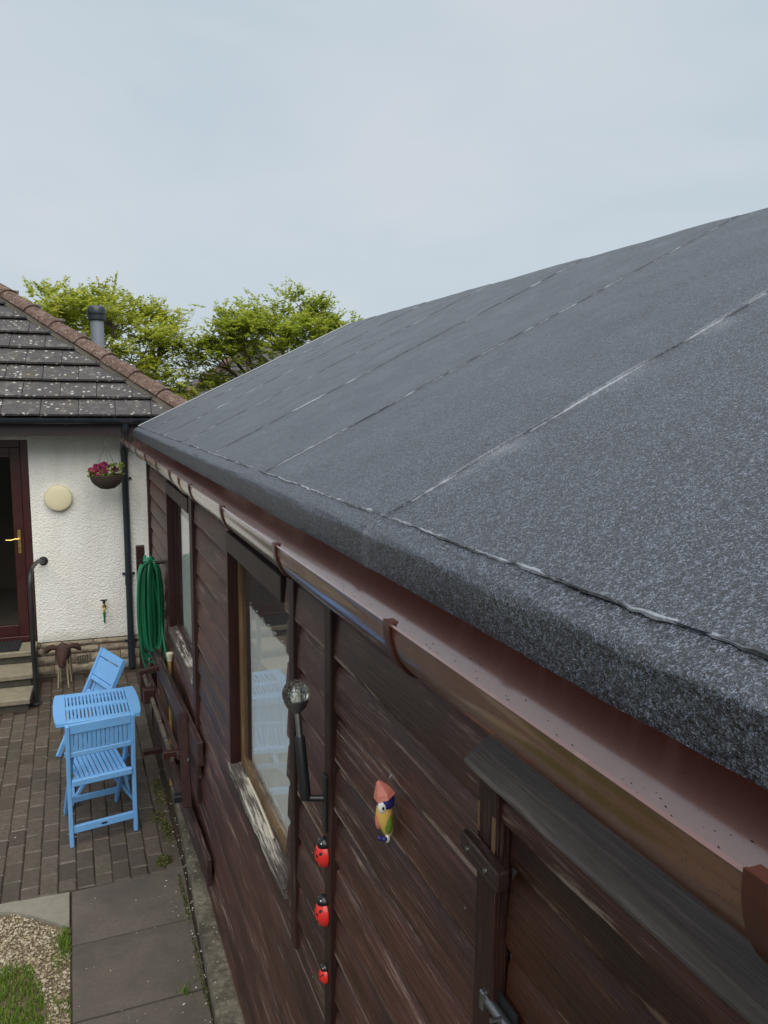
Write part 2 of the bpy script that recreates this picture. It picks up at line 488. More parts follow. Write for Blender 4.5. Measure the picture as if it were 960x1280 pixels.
# ------------------------------------------------------------------ mesh helpers
class MB:
    def __init__(s):
        s.v = []
        s.f = []
    def add(s, vs, fs):
        o = len(s.v)
        s.v += [tuple(v) for v in vs]
        s.f += [tuple(i + o for i in f) for f in fs]
        return s
    def box(s, a, b, M=None, ch=0.0):
        x0, y0, z0 = a
        x1, y1, z1 = b
        if ch <= 0:
            vs = [(x0, y0, z0), (x1, y0, z0), (x1, y1, z0), (x0, y1, z0), (x0, y0, z1), (x1, y0, z1), (x1, y1, z1), (x0, y1, z1)]
            fs = [(0, 3, 2, 1), (4, 5, 6, 7), (0, 1, 5, 4), (1, 2, 6, 5), (2, 3, 7, 6), (3, 0, 4, 7)]
        else:
            bm = bmesh.new()
            bmesh.ops.create_cube(bm, size=1)
            for v in bm.verts:
                v.co = ((v.co.x + .5) * (x1 - x0) + x0, (v.co.y + .5) * (y1 - y0) + y0, (v.co.z + .5) * (z1 - z0) + z0)
            bmesh.ops.bevel(bm, geom=bm.edges[:], offset=ch, segments=1, affect='EDGES', profile=.5)
            bm.verts.index_update()
            vs = [v.co.copy() for v in bm.verts]
            fs = [[v.index for v in f.verts] for f in bm.faces]
            bm.free()
        if M is not None:
            vs = [M @ Vector(v) for v in vs]
        return s.add(vs, fs)
    def bar(s, p, q, w, h, up=(0, 0, 1), ch=.0):
        """rectangular bar from p to q; w across, h along up"""
        p, q, up = Vector(p), Vector(q), Vector(up)
        d = (q - p)
        L = d.length
        d.normalize()
        sx = d.cross(up).normalized()
        u = sx.cross(d).normalized()
        M = Matrix(((sx.x, d.x, u.x, p.x), (sx.y, d.y, u.y, p.y), (sx.z, d.z, u.z, p.z), (0, 0, 0, 1)))
        return s.box((-w / 2, 0, -h / 2), (w / 2, L, h / 2), M, ch)
    def tube(s, pts, r, n=10, caps=True, closed=False):
        pts = [Vector(p) for p in pts]
        m = len(pts)
        rs = r if isinstance(r, (list, tuple)) else [r] * m
        rings = []
        prev = None
        for i, p in enumerate(pts):
            if closed:
                d = pts[(i + 1) % m] - pts[i - 1]
            else:
                d = pts[min(i + 1, m - 1)] - pts[max(i - 1, 0)]
            if d.length < 1e-9:
                d = Vector((0, 0, 1))
            d.normalize()
            if prev is None:
                a = Vector((0, 0, 1)) if abs(d.z) < .9 else Vector((1, 0, 0))
                u = (a - d * a.dot(d)).normalized()
            else:
                u = (prev - d * prev.dot(d))
                if u.length < 1e-6:
                    u = d.orthogonal()
                u.normalize()
            prev = u
            w = d.cross(u)
            rings.append([p + (u * math.cos(2 * math.pi * k / n) + w * math.sin(2 * math.pi * k / n)) * rs[i] for k in range(n)])
        vs = [v for rg in rings for v in rg]
        fs = []
        for i in range(m if closed else m - 1):
            j = (i + 1) % m
            for k in range(n):
                fs.append((i * n + k, i * n + (k + 1) % n, j * n + (k + 1) % n, j * n + k))
        if caps and not closed:
            fs.append(tuple(range(n - 1, -1, -1)))
            fs.append(tuple((m - 1) * n + k for k in range(n)))
        return s.add(vs, fs)
    def lathe(s, prof, c=(0, 0, 0), n=24, M=None, squash=1.0):
        vs, fs = [], []
        for r, z in prof:
            for k in range(n):
                a = 2 * math.pi * k / n
                vs.append(Vector((r * math.cos(a), r * math.sin(a) * squash, z)))
        for i in range(len(prof) - 1):
            for k in range(n):
                fs.append((i * n + k, i * n + (k + 1) % n, (i + 1) * n + (k + 1) % n, (i + 1) * n + k))
        fs.append(tuple(range(n - 1, -1, -1)))
        fs.append(tuple((len(prof) - 1) * n + k for k in range(n)))
        M = M or Matrix.Identity(4)
        c = Vector(c)
        return s.add([M @ v + c for v in vs], fs)
    def ell(s, c, r, n=16, m=10, M=None):
        vs, fs = [], []
        c = Vector(c)
        for i in range(m + 1):
            th = math.pi * i / m
            for k in range(n):
                a = 2 * math.pi * k / n
                v = Vector((r[0] * math.sin(th) * math.cos(a), r[1] * math.sin(th) * math.sin(a), r[2] * math.cos(th)))
                if M is not None:
                    v = M @ v
                vs.append(v + c)
        for i in range(m):
            for k in range(n):
                fs.append((i * n + k, (i + 1) * n + k, (i + 1) * n + (k + 1) % n, i * n + (k + 1) % n))
        return s.add(vs, fs)
    def prism(s, poly, y0, y1, axis='y'):
        n = len(poly)
        def P(a, b, t):
            return {'y': (a, t, b), 'z': (a, b, t), 'x': (t, a, b)}[axis]
        vs = [P(a, b, y0) for a, b in poly] + [P(a, b, y1) for a, b in poly]
        fs = [tuple(range(n)), tuple(range(2 * n - 1, n - 1, -1))]
        for i in range(n):
            fs.append((i, i + n, (i + 1) % n + n, (i + 1) % n))
        return s.add(vs, fs)
    def mesh(s, name, mat, smooth=False):
        me = bpy.data.meshes.new(name)
        me.from_pydata(s.v, [], s.f)
        bm = bmesh.new()
        bm.from_mesh(me)
        bmesh.ops.recalc_face_normals(bm, faces=bm.faces[:])
        bm.to_mesh(me)
        bm.free()
        if mat:
            me.materials.append(MATS[mat])
        if smooth:
            me.polygons.foreach_set('use_smooth', [True] * len(me.polygons))
            try:
                me.set_sharp_from_angle(angle=R(38))
            except Exception:
                pass
        return me
    def build(s, name, mat, parent=None, smooth=False):
        return link(name, s.mesh(name, mat, smooth), parent)

def link(name, me, parent=None, M=None):
    o = bpy.data.objects.new(name, me)
    col.objects.link(o)
    if parent is not None:
        o.parent = parent
        pi = WORLD_INV.get(parent.name)
        if pi is not None:
            o.matrix_parent_inverse = pi
    if M is not None:
        o.matrix_basis = M
    return o

WORLD_INV = {}
def tag(o, label=None, cat=None, group=None, kind=None):
    if label: o['label'] = label
    if cat: o['category'] = cat
    if group: o['group'] = group
    if kind: o['kind'] = kind
    return o
def thing(name, loc, label, cat, group=None, rz=0.0, local=False):
    """Empty at the base. local=False: children carry world coordinates."""
    o = bpy.data.objects.new(name, None)
    col.objects.link(o)
    o.empty_display_size = .1
    o.location = loc
    o.rotation_euler = (0, 0, rz)
    tag(o, label, cat, group)
    if not local:
        WORLD_INV[o.name] = (Matrix.Translation(loc) @ Matrix.Rotation(rz, 4, 'Z')).inverted()
    return o
def structure(o):
    o['kind'] = 'structure'
    return o
def fn(x, y=0.0, z=0.0):
    return mnoise.noise(Vector((x, y, z)))

# =================================================================== SETTING
g = MB()
N = 24
ext = [-400, -150, -60, -30, -15, -8, -4, -2, -1, 0, 1, 2, 4, 8, 12, 16, 24, 32, 45, 70, 120, 200, 400]
gv = [(x, y, -.06 + (0 if abs(x) < 6 and -4 < y < 12 else .05 * fn(x * .1, y * .1))) for y in ext for x in ext]
gn = len(ext)
gf = [(j * gn + i, j * gn + i + 1, (j + 1) * gn + i + 1, (j + 1) * gn + i) for j in range(gn - 1) for i in range(gn - 1)]
g.add(gv, gf)
structure(g.build('ground', 'ground'))

# patio: bedding sheet + separate block pavers
def plinth_x(y):
    return .49 + .035 * (min(max(y, 2.0), 5.1) - 3.1)
pb = MB()
ys = np.linspace(4.46, 8.39, 30)
pv, pf = [], []
for y in ys:
    pv += [(-1.35, y, -.010), (plinth_x(y) + .03, y, -.010)]
for i in range(len(ys) - 1):
    pf.append((2 * i, 2 * i + 1, 2 * i + 3, 2 * i + 2))
patio = structure(pb.add(pv, pf).build('patio', 'soil'))
pav_meshes = []
for k in range(5):
    bm = bmesh.new()
    bmesh.ops.create_cube(bm, size=1)
    for v in bm.verts:
        v.co = (v.co.x * .0975 + random.uniform(-.0012, .0012), v.co.y * .1935 + random.uniform(-.0015, .0015), (v.co.z - .5) * .05)
    bmesh.ops.bevel(bm, geom=[e for e in bm.edges if all(v.co.z > -.01 for v in e.verts)], offset=.007, segments=1, affect='EDGES')
    me = bpy.data.meshes.new('paver')
    bm.to_mesh(me); bm.free()
    me.materials.append(MATS['paver'])
    pav_meshes.append(me)
for ix in range(15):
    for iy in range(20):
        x = -.985 + ix * .1005 + .05
        y = 4.60 + iy * .2005 + (.1 if ix % 2 else 0) - .1
        half_ = 1.0
        if y < 4.55:
            y, half_ = 4.553, .47
        if y + .1 > 8.37 or x + .05 > plinth_x(y) + .005:
            continue
        # steps stand on the left far corner
        if x < -.43 and y > 7.45:
            continue
        sag = .004 * fn(x * 2.1, y * 1.7)
        link('paver', pav_meshes[random.randrange(5)], patio,
             Matrix.Translation((x + random.uniform(-.0015, .0015), y, .002 + sag + random.uniform(-.002, .002)))
             @ Matrix.Rotation(R(random.uniform(-.7, .7)), 4, 'Z') @ Matrix.Rotation(R(random.uniform(-.6, .6)), 4, 'X') @ Matrix.Diagonal((1, half_, 1, 1)))

fb_ = MB()
for ix in range(4):
    for iy in range(15):
        x = -1.035 - ix * .1005
        y = 4.62 + iy * .2005 + (.1 if ix % 2 else 0)
        if y < 7.35:
            fb_.box((x - .0485, y - .097, -.05), (x + .0485, y + .097, .001 + random.uniform(-.002, .002)), ch=.005)
tag(fb_.build('paver_field', 'paver', patio), kind='stuff')
# garden path of concrete slabs
path_b = MB().add([(-.115, -1.0, -.012), (.50, -1.0, -.012), (.53, 4.50, -.012), (-.118, 4.50, -.012)], [(0, 1, 2, 3)])
path = structure(path_b.build('path', 'soil'))
edges = [4.492, 4.0, 3.455, 2.85, 2.25, 1.65, 1.05, .45, -.15]
for i in range(len(edges) - 1):
    y1, y0 = edges[i] - .005, edges[i + 1] + .005
    b = MB()
    nx, ny = 8, 8
    top = []
    xa = -.108
    for j in range(ny + 1):
        y = y0 + (y1 - y0) * j / ny
        xb = min(.50, plinth_x(y) - .012) if i > 0 else plinth_x(y) - .02
        for k in range(nx + 1):
            x = xa + (xb - xa) * k / nx
            edge = 1 if k in (0, nx) or j in (0, ny) else 0
            yy = y + (.020 * (k / nx) if j == ny and i == 0 else 0)
            top.append((x + edge * .003 * fn(x * 9, y * 9, 3), yy + edge * .003 * fn(x * 9, y * 9, 8), .002 + .0025 * fn(x * 5, y * 5) - edge * .003 + .002 * (i % 2)))
    nvt = len(top)
    fs = [(j * (nx + 1) + k, j * (nx + 1) + k + 1, (j + 1) * (nx + 1) + k + 1, (j + 1) * (nx + 1) + k) for j in range(ny) for k in range(nx)]
    rim = [k for k in range(nx + 1)] + [(j + 1) * (nx + 1) - 1 for j in range(1, ny + 1)] + [ny * (nx + 1) + k for k in range(nx - 1, -1, -1)] + [j * (nx + 1) for j in range(ny - 1, 0, -1)]
    bot = [(top[r][0], top[r][1], -.04) for r in rim]
    fs += [(rim[a], nvt + a, nvt + (a + 1) % len(rim), rim[(a + 1) % len(rim)]) for a in range(len(rim))]
    b.add(top + bot, fs).build('slab', 'slab', path)
# pale cement wedge where patio, path and gravel meet
w = MB()
poly = [(-.122, 4.485), (-.122, 4.155), (-.20, 4.235), (-.30, 4.325), (-.40, 4.40), (-.49, 4.44), (-.70, 4.47), (-.95, 4.46), (-.95, 4.50), (-.6, 4.515), (-.45, 4.505)]
w.prism(poly, -.05, .003, 'z')
structure(tag(w.build('cement_edging', 'light_concrete')))

# concrete plinth under the shed
pl = MB()
ys = np.linspace(-1.3, 7.05, 120)
pv, pf = [], []
for y in ys:
    e = .006 * fn(y * 6, 1) + .005 * fn(y * 17, 4)
    z = .085 + .008 * fn(y * 3.1, 7)
    xo = plinth_x(y)
    pv += [(xo + e, y, -.06), (xo + e * 1.2, y, z - .015), (xo + .012 + e, y, z + .002 * fn(y * 30)), (.575, y, z + .004), (.66, y, z + .003), (.66, y, -.06)]
for i in range(len(ys) - 1):
    for k in range(5):
        a = i * 6 + k
        pf.append((a, a + 1, a + 7, a + 6))
pl.add(pv, pf)
structure(pl.build('concrete_plinth', 'old_concrete', None, True))

# =================================================================== SHED
WX = .61           # wall face
YN, YF = -1.2, 6.85
shed = thing('shed', (1.8, 3.0, .08), 'long dark brown timber shed with black mineral felt roof and brown gutter', 'shed')

def board(y0, y1, z0, z1, mat, x=WX, proud=.0135, lap=.018, parent=None):
    """one horizontal weatherboard with a rounded, proud lower edge"""
    b = MB()
    n = max(3, int((y1 - y0) / .11) + 1)
    hh_ = z1 - z0
    x = x + random.uniform(-.0015, .0015)
    proud *= random.uniform(.8, 1.25)
    prof = [(.024, z1 + .004), (.0095, z1 + .004), (.008, z1 - .004), (.0045, z1 - .014), (-proud * .30, z1 - .024), (-proud * .55, z1 - .030), (-proud * .85, z0 + hh_ * .40), (-proud * .97, z0 + .022), (-proud, z0 + .010), (-proud * .75, z0 + .002), (.0, z0), (.024, z0)]
    vs, fs = [], []
    sd = random.uniform(0, 99)
    for i in range(n + 1):
        y = y0 + (y1 - y0) * i / n
        for k, (px, pz) in enumerate(prof):
            wv = .0035 * fn(y * 1.7, sd) + .0025 * fn(y * 6, sd, 2)
            dx = .0028 * fn(y * 2.2, sd, 5) if 2 < k < 10 else 0
            vs.append((x + px + dx, y, pz + (wv if k in (7, 8, 9, 10) else 0)))
    m = len(prof)
    for i in range(n):
        for k in range(m):
            fs.append((i * m + k, i * m + (k + 1) % m, (i + 1) * m + (k + 1) % m, (i + 1) * m + k))
    fs.append(tuple(range(m)))
    fs.append(tuple(n * m + k for k in range(m - 1, -1, -1)))
    b.add(vs, fs)
    o = b.build('weatherboard', mat, parent, True)
    at = o.data.attributes.new('edge', 'FLOAT', 'POINT')
    at.data.foreach_set('value', [1.0 if (i % m) in (8, 9) else 0.0 for i in range(len(vs))])
    return o

GA = .138
Z0 = .085
W2 = (2.30, 3.245, 1.215, 2.215)   # y0,y1,z0,z1 of openings
W1 = (4.40, 5.50, 1.215, 2.215)
DOOR = (.10, .972)
for r in range(17):
    z0 = Z0 + r * GA
    z1 = min(z0 + GA, 2.40)
    if z1 - z0 < .03:
        continue
    zm = .5 * (z0 + z1)
    for (a, b_, wo) in ((4.255, YF, W1), (1.83, 4.255, W2)):
        spans = [(a, b_)]
        if wo[2] - .03 < zm < wo[3] + .02:
            spans = [(a, wo[0]), (wo[1], b_)]
        for (s0, s1) in spans:
            board(s0 + .002, s1 - .002, z0, z1, 'board_stain', parent=shed)
    if zm > 2.22:
        board(YN, 1.83, z0, z1, 'board_stain', parent=shed)
    else:
        board(1.0, 1.828, z0, z1, 'board_stain', parent=shed)
        board(YN, DOOR[0] - .05, z0, z1, 'board_stain', parent=shed)

nail_me = MB().lathe([(.0028, 0), (.0024, .0012), (.0008, .0016)], (0, 0, 0), 8, Matrix.Rotation(-math.pi / 2, 4, 'Y')).mesh('nail', 'dull_zinc')
for r in range(17):
    zc = Z0 + r * GA + .045
    for yy in (1.09, 1.73, 2.02, 3.36, 4.10):
        if (zc > 2.2) or (W2[2] - .05 < zc and False):
            continue
        link('nail', nail_me, shed, Matrix.Translation((WX - .0105, yy + random.uniform(-.012, .012), zc + random.uniform(-.012, .012))))
# structural core: inner lining, floor, ends, hollow inside
core = MB()
xi, xo = .636, 4.05
def wallrect(y0, y1, z0, z1):
    core.box((xi, y0, z0), (xi + .03, y1, z1))
for (a, b_) in ((YN + .02, W2[0] - .02), (W2[1] + .02, W1[0] - .02), (W1[1] + .02, YF - .02)):
    wallrect(a, b_, .09, 2.44)
for wo in (W1, W2):
    core.box((xi, wo[0] - .02, .09), (xi + .03, wo[1] + .02, wo[2] - .03))
    core.box((xi, wo[0] - .02, wo[3] + .02), (xi + .03, wo[1] + .02, 2.44))
core.box((xi + .03, YN + .02, .092), (xo, YF - .02, .12))
core.box((xo, YN + .02, .09), (xo + .04, YF - .02, 1.05))
core.box((xo, YN + .02, 2.15), (xo + .04, YF - .02, 2.44))
core.box((xo, YN + .02, 1.05), (xo + .04, 1.0, 2.15))
core.box((xo, 5.4, 1.05), (xo + .04, YF - .02, 2.15))
core.build('inner_lining', 'inside_wall', shed)
MB().box((xo + .015, .99, 1.04), (xo + .02, 5.41, 2.16)).build('added_rear_pane', 'window_glass', shed)  # unseen rear opening and pane, added to light the interior and curtain
MB().box((xi + .031, YF - .06, .125), (xo - .001, YF - .03, 2.44)).build('inner_lining', 'inside_wall', shed)
# gable ends (boarded)
for (yy, nm) in ((YF - .02, 1), (YN, 0)):
    e = MB()
    e.prism([(xi + .001, .09), (xo + .04, .09), (xo + .04, 2.47), (2.345, 3.36), (xi + .001, 2.49)], yy, yy + .02, 'y')
    e.build('gable_wall', 'board_stain', shed)

# vertical cover battens
def batten(y0, y1, z0, z1, depth=.03, mat='post_stain', x=WX, nm='cover_batten'):
    b = MB()
    n = 14
    vs, fs = [], []
    sd = random.uniform(0, 50)
    for i in range(n + 1):
        z = z0 + (z1 - z0) * i / n
        w1, w2, w3 = (.0015 * fn(z * 5, sd, k) for k in range(3))
        for (px, py) in ((x - .016, y0), (x - depth + .003, y0 + w1), (x - depth + w3, y0 + .004 + w1), (x - depth + w3, y1 - .004 + w2), (x - depth + .003, y1 + w2), (x - .016, y1)):
            vs.append((px, py, z))
    for i in range(n):
        for k in range(6):
            fs.append((i * 6 + k, i * 6 + (k + 1) % 6, (i + 1) * 6 + (k + 1) % 6, (i + 1) * 6 + k))
    fs += [tuple(range(6)), tuple(n * 6 + k for k in range(5, -1, -1))]
    # push battens into the boards so they touch
    vs = [(vx + (.016 if abs(vx - (x - .016)) < 1e-6 else 0), vy, vz) for vx, vy, vz in vs]
    b.add(vs, fs)
    return b.build(nm, mat, shed)
batten(1.803, 1.857, .10, 2.39, .026)
batten(2.172, 2.228, 1.09, 2.375, .022)
batten(4.205, 4.262, .55, 2.375, .030)
batten(4.300, 4.355, .95, 2.30, .024)
batten(6.80, 6.87, .10, 2.38, .030, x=WX)

# windows
def window(wo, cur, nm):
    y0, y1, z0, z1 = wo
    wn = MB()
    # casing: deep jambs, head
    wn.box((WX - .020, y1 - .012, z0 - .02), (WX + .055, y1 + .016, z1 + .015), ch=.002)
    fr = wn.build('window', 'frame_red', shed)
    j = MB().box((WX + .001, y0 - .016, z0 - .02), (WX + .062, y0 + .012, z1 + .015), ch=.002)
    j.build('jamb', 'post_stain', fr)
    MB().box((WX - .024, y0 + .0125, z1 - .035), (WX + .060, y1 - .0125, z1 + .05), ch=.003).build('head', 'post_stain', fr)
    # inner sash
    s = MB()
    t = .034
    s.box((WX + .024, y1 - .013 - t, z0 + .022), (WX + .050, y1 - .013, z1 - .037))
    s.box((WX + .024, y0 + .013, z0 + .022), (WX + .050, y0 + .013 + t, z1 - .037))
    s.box((WX + .025, y0 + .013 + t, z0 + .022), (WX + .049, y1 - .013 - t, z0 + .022 + t))
    s.box((WX + .025, y0 + .013 + t, z1 - .037 - t * .7), (WX + .049, y1 - .013 - t, z1 - .037))
    s.build('sash', 'ochre_wood' if cur else 'frame_red', fr)
    MB().box((WX + .030, y0 + .042, z0 + .052), (WX + .033, y1 - .042, z1 - .058)).build('pane', 'window_glass', fr)
    # peeling sill
    sl = MB()
    n = 22
    vs, fs = [], []
    for i in range(n + 1):
        y = y0 - .006 + (y1 - y0 + .02) * i / n
        a = .004 * fn(y * 14, 3.3) + .003 * fn(y * 40, 1)
        for (px, pz) in ((WX - .026 + a, z0 - .030), (WX - .028 + a, z0 + .004 + a * .6), (WX - .018 + a, z0 + .012), (WX + .02, z0 + .017 + a * .5), (WX + .066, z0 + .0215), (WX + .066, z0 - .030)):
            vs.append((px, y, pz))
    for i in range(n):
        for k in range(6):
            fs.append((i * 6 + k, i * 6 + (k + 1) % 6, (i + 1) * 6 + (k + 1) % 6, (i + 1) * 6 + k))
    fs += [tuple(range(6)), tuple(n * 6 + k for k in range(5, -1, -1))]
    sl.add(vs, fs).build('sill', 'weathered_sill', fr)
    return fr
f2 = window(W2, True, 'a')
f1 = window(W1, False, 'b')
# loose strip of beading lying on the near sill
MB().tube([(WX + .018, 3.06, 1.237), (WX + .016, 2.85, 1.2385), (WX + .012, 2.68, 1.2375), (WX + .008, 2.58, 1.2355)], .005, 6).build('beading', 'cream_end', f2, True)

# net curtain behind the near window, gathered on a wire
cv, cf = [], []
NY, NZ = 150, 14
for j in range(NZ + 1):
    tz = j / NZ
    for i in range(NY + 1):
        ty = i / NY
        y = W2[0] + .02 + (W2[1] - W2[0] - .04) * ty
        top = 1.945 - .012 * math.sin(math.pi * ty) + .01 * fn(y * 9, 2) + (.012 if tz == 0 else 0) * (0.6 + .5 * fn(y * 22, 5))
        bot = 1.16
        z = top + (bot - top) * tz
        fold = (.007 * math.sin(y * 118 + 2.2 * fn(y * 6, 1)) + .004 * math.sin(y * 61 + 1)) * (1 - .35 * tz)
        cv.append((.678 + fold + .006 * fn(y * 3, z * 2), y, z))
for j in range(NZ):
    for i in range(NY):
        a = j * (NY + 1) + i
        cf.append((a, a + 1, a + NY + 2, a + NY + 1))
cur = thing('net_curtain', (.678, 2.77, 1.16), 'white gathered net curtain hung inside the shed window nearest the ladybirds', 'curtain')
MB().add(cv, cf).build('cloth', 'net_curtain', cur, True)
MB().tube([(.678, W2[0] - .012, 1.948), (.678, 2.77, 1.936), (.678, W2[1] + .012, 1.948)], .002, 6).build('wire', 'steel', cur)
# pale blind inside the far window
bl = thing('window_blind', (.68, 4.95, 1.2), 'plain pale grey blind hung inside the shed window beside the green hose', 'blind')
b = MB()
cv, cf = [], []
for j in range(5):
    for i in range(31):
        y = W1[0] + .03 + (W1[1] - W1[0] - .06) * i / 30
        cv.append((.68 + .004 * math.sin(y * 30), y, 2.03 - .83 * j / 4))
for j in range(4):
    for i in range(30):
        a = j * 31 + i
        cf.append((a, a + 1, a + 32, a + 31))
b.add(cv, cf).build('cloth', 'net_curtain', bl, True)
MB().tube([(.68, W1[0] - .012, 2.032), (.68, W1[1] + .012, 2.032)], .006, 8).build('roller', 'gloss_white', bl, True)

# door at the near end
door = MB().box((WX + .012, DOOR[0], .12), (WX + .030, DOOR[1] - .004, 2.225)).build('door', 'frame_red', shed)
nb = 15
for r in range(nb):
    z0 = .125 + r * .14
    o = board(DOOR[0] + .002, DOOR[1] - .006, z0, min(z0 + .14, 2.215), 'board_door', WX + .004, .0085, .012, door)
    o.name = 'door_plank'
# door jamb batten, sawn split at its top, with a turn-button
batten(.973, 1.034, .10, 2.25, .025, 'post_stain', nm='door_post')
batten(DOOR[0] - .07, DOOR[0] - .003, .10, 2.245, .036, 'post_stain', nm='door_post')
MB().box((WX - .0265, .976, 2.105), (WX - .0235, .985, 2.165)).box((WX - .0262, 1.024, 2.12), (WX - .0235, 1.031, 2.17)).build('split_scar', 'ochre_wood', shed)
tb = MB().bar((WX - .038, 1.048, 2.098), (WX - .038, .928, 2.090), .022, .034, ch=.003).build('turn_button', 'rack_wood', shed)
for (yy, zz) in ((1.02, 2.096), (.962, 2.093)):
    MB().lathe([(.0045, 0), (.004, .0025), (.001, .003)], (WX - .049, yy, zz), 10, Matrix.Rotation(-math.pi / 2, 4, 'Y')).build('screw', 'steel', tb, True)
# tower bolt on the door
bt = MB().box((WX - .014, .915, 1.80), (WX - .010, .995, 1.872)).build('bolt', 'black_metal', shed)
MB().tube([(WX - .022, .90, 1.845), (WX - .022, .985, 1.845)], .009, 12).build('bolt_barrel', 'dull_zinc', bt, True)
MB().tube([(WX - .022, .865, 1.838), (WX - .022, .90, 1.845)], .0065, 10).build('bolt_rod', 'dull_zinc', bt, True)
MB().box((WX - .034, .985, 1.828), (WX - .012, .997, 1.862), ch=.002).build('bolt_strap', 'dull_zinc', bt)
MB().tube([(WX - .022, .94, 1.85), (WX - .045, .94, 1.853)], .004, 8).build('bolt_knob', 'dull_zinc', bt, True)
# drip ledge over the door
dl = MB()
n = 26
vs, fs = [], []
for i in range(n + 1):
    y = .02 + (1.03 - .02) * i / n
    a = .0022 * fn(y * 12, 9) + .001 * fn(y * 45, 2)
    for (px, pz) in ((WX - .052 + a, 2.236), (WX - .055 + a, 2.243 + a), (WX - .052 + a, 2.248), (WX - .03, 2.262 + a), (WX - .006, 2.280), (WX - .002, 2.238)):
        vs.append((px, y, pz))
for i in range(n):
    for k in range(6):
        fs.append((i * 6 + k, i * 6 + (k + 1) % 6, (i + 1) * 6 + (k + 1) % 6, (i + 1) * 6 + k))
fs += [tuple(range(6)), tuple(n * 6 + k for k in range(5, -1, -1))]
dl.add(vs, fs).build('drip_ledge', 'grey_ledge', shed)

# eaves: soffit and fascia
MB().box((.585, YN, 2.405), (.64, YF, 2.425)).build('soffit', 'post_stain', shed)
MB().box((.566, YN, 2.37), (.586, YF + .05, 2.505)).build('fascia', 'board_stain', shed)

# ---- roof
XE, ZE = .500, 2.8 - .235          # outer top bend
XS, ZS = .543, 2.8 - .2134         # seam between eaves strip and sheets
XR, ZR = 2.345, 2.8 + .704         # ridge
MSL = (ZR - ZS) / (XR - XS)
def yend(x):                        # far verge runs slightly out of square
    return 7.02 - .22 * (x - XS)
roofb = MB()
def rz(x):
    return ZS + MSL * (x - XS)
xl2 = 2 * XR - .5
pv = []
for x in (.53, XR, xl2):
    zt = rz(x) if x <= XR else ZR - MSL * (x - XR)
    for y in (YN - .05, yend(min(x, XR)) - .02):
        pv += [(x, y, zt - .012), (x, y, zt - .040)]
fs = []
for s in (0, 1):
    a = s * 4
    fs += [(a, a + 2, a + 6, a + 4), (a + 1, a + 5, a + 7, a + 3), (a, a + 4, a + 5, a + 1), (a + 2, a + 3, a + 7, a + 6)]
fs += [(0, 1, 3, 2), (8, 10, 11, 9)]
roof = roofb.add(pv, fs).build('roof', 'board_stain', shed)

joints = [-1.25, -.58, .37, 1.335, 2.31, 3.235, 4.16, 5.08, 6.02, None]
nrm = Vector((-MSL, 0, 1)).normalized()
def seam_y(i, u):
    if joints[i] is None:
        return yend(XS + (XR - XS) * u)
    return joints[i] + .0045 * fn(u * 9, i * 3.1) + .003 * fn(u * 31, i * 1.7) + .0018 * fn(u * 90, i) + .012 * fn(u * 1.3, i * 9.7)
def low_edge(y):                    # ragged lower edge of the sheets along the eaves strip
    return .0035 * fn(y * 9, 2.2) + .003 * fn(y * 27, 6) + .0022 * fn(y * 70, 1)
def lift(i, u, v, y):
    base = .0015 + .0036 * (1 - v)
    und = .0035 * fn(u * 3.2, y * 3.0, 4) + .002 * fn(u * 9, y * 8, 1)
    return base + und
for i in range(len(joints) - 1):
    NU, NV = 130, 22
    b = MB()
    vs, fs = [], []
    for j in range(NV + 1):
        v = j / NV
        for k in range(NU + 1):
            u = (k / NU)
            y0 = seam_y(i, u) if i else YN - .05
            y1 = seam_y(i + 1, u) + (.03 if joints[i + 1] is not None else 0)
            y = y0 + (y1 - y0) * v
            le = low_edge(y) if k == 0 else 0
            x = XS + (XR - XS) * u + le
            p = Vector((x, y, ZS + MSL * (x - XS))) + nrm * (lift(i, u, v, y) + .003)
            vs.append(p)
    st = NU + 1
    for j in range(NV):
        for k in range(NU):
            a = j * st + k
            fs.append((a, a + 1, a + st + 1, a + st))
    # turned-down near edge and lower edge give the sheet its thickness
    o0 = len(vs)
    for k in range(NU + 1):
        vs.append(Vector(vs[k]) - nrm * .006)
    for k in range(NU):
        fs.append((k, o0 + k, o0 + k + 1, k + 1))
    o1 = len(vs)
    for j in range(NV + 1):
        vs.append(Vector(vs[j * st]) - nrm * .008)
    for j in range(NV):
        fs.append((j * st, (j + 1) * st, o1 + j + 1, o1 + j))
    sh = b.add(vs, fs).build('felt_sheet', 'felt', roof, True)
    # bleed of bitumen along the lap, uneven in width, broken in places
    if 0 < i:
        pts, rs, seg = [], [], 0
        def flush():
            if len(pts) > 3:
                rs[0] = rs[-1] = .0004
                MB().tube(pts, list(rs), 6).build('bitumen_bead', 'bitumen', roof, True)
        for k in range(0, 261):
            u = k / 260
            y = seam_y(i, u) - .0015
            x = XS + (XR - XS) * u
            r = .0024 + .0040 * fn(u * 17, i * 5.5) + .0024 * fn(u * 70, i)
            if r < .0014:
                flush(); pts, rs = [], []
                continue
            pts.append(Vector((x, y, ZS + MSL * (x - XS))) + nrm * (.0042))
            rs.append(min(r, .0046))
        flush()
# far slope of the roof
MB().add([(XR, YN - .05, ZR + .004), (xl2 + .04, YN - .05, ZR - MSL * (xl2 + .04 - XR) + .004), (xl2 + .04, yend(XR), ZR - MSL * (xl2 + .04 - XR) + .004), (XR, yend(XR), ZR + .004)], [(0, 1, 2, 3)]).build('felt_sheet', 'felt', roof)
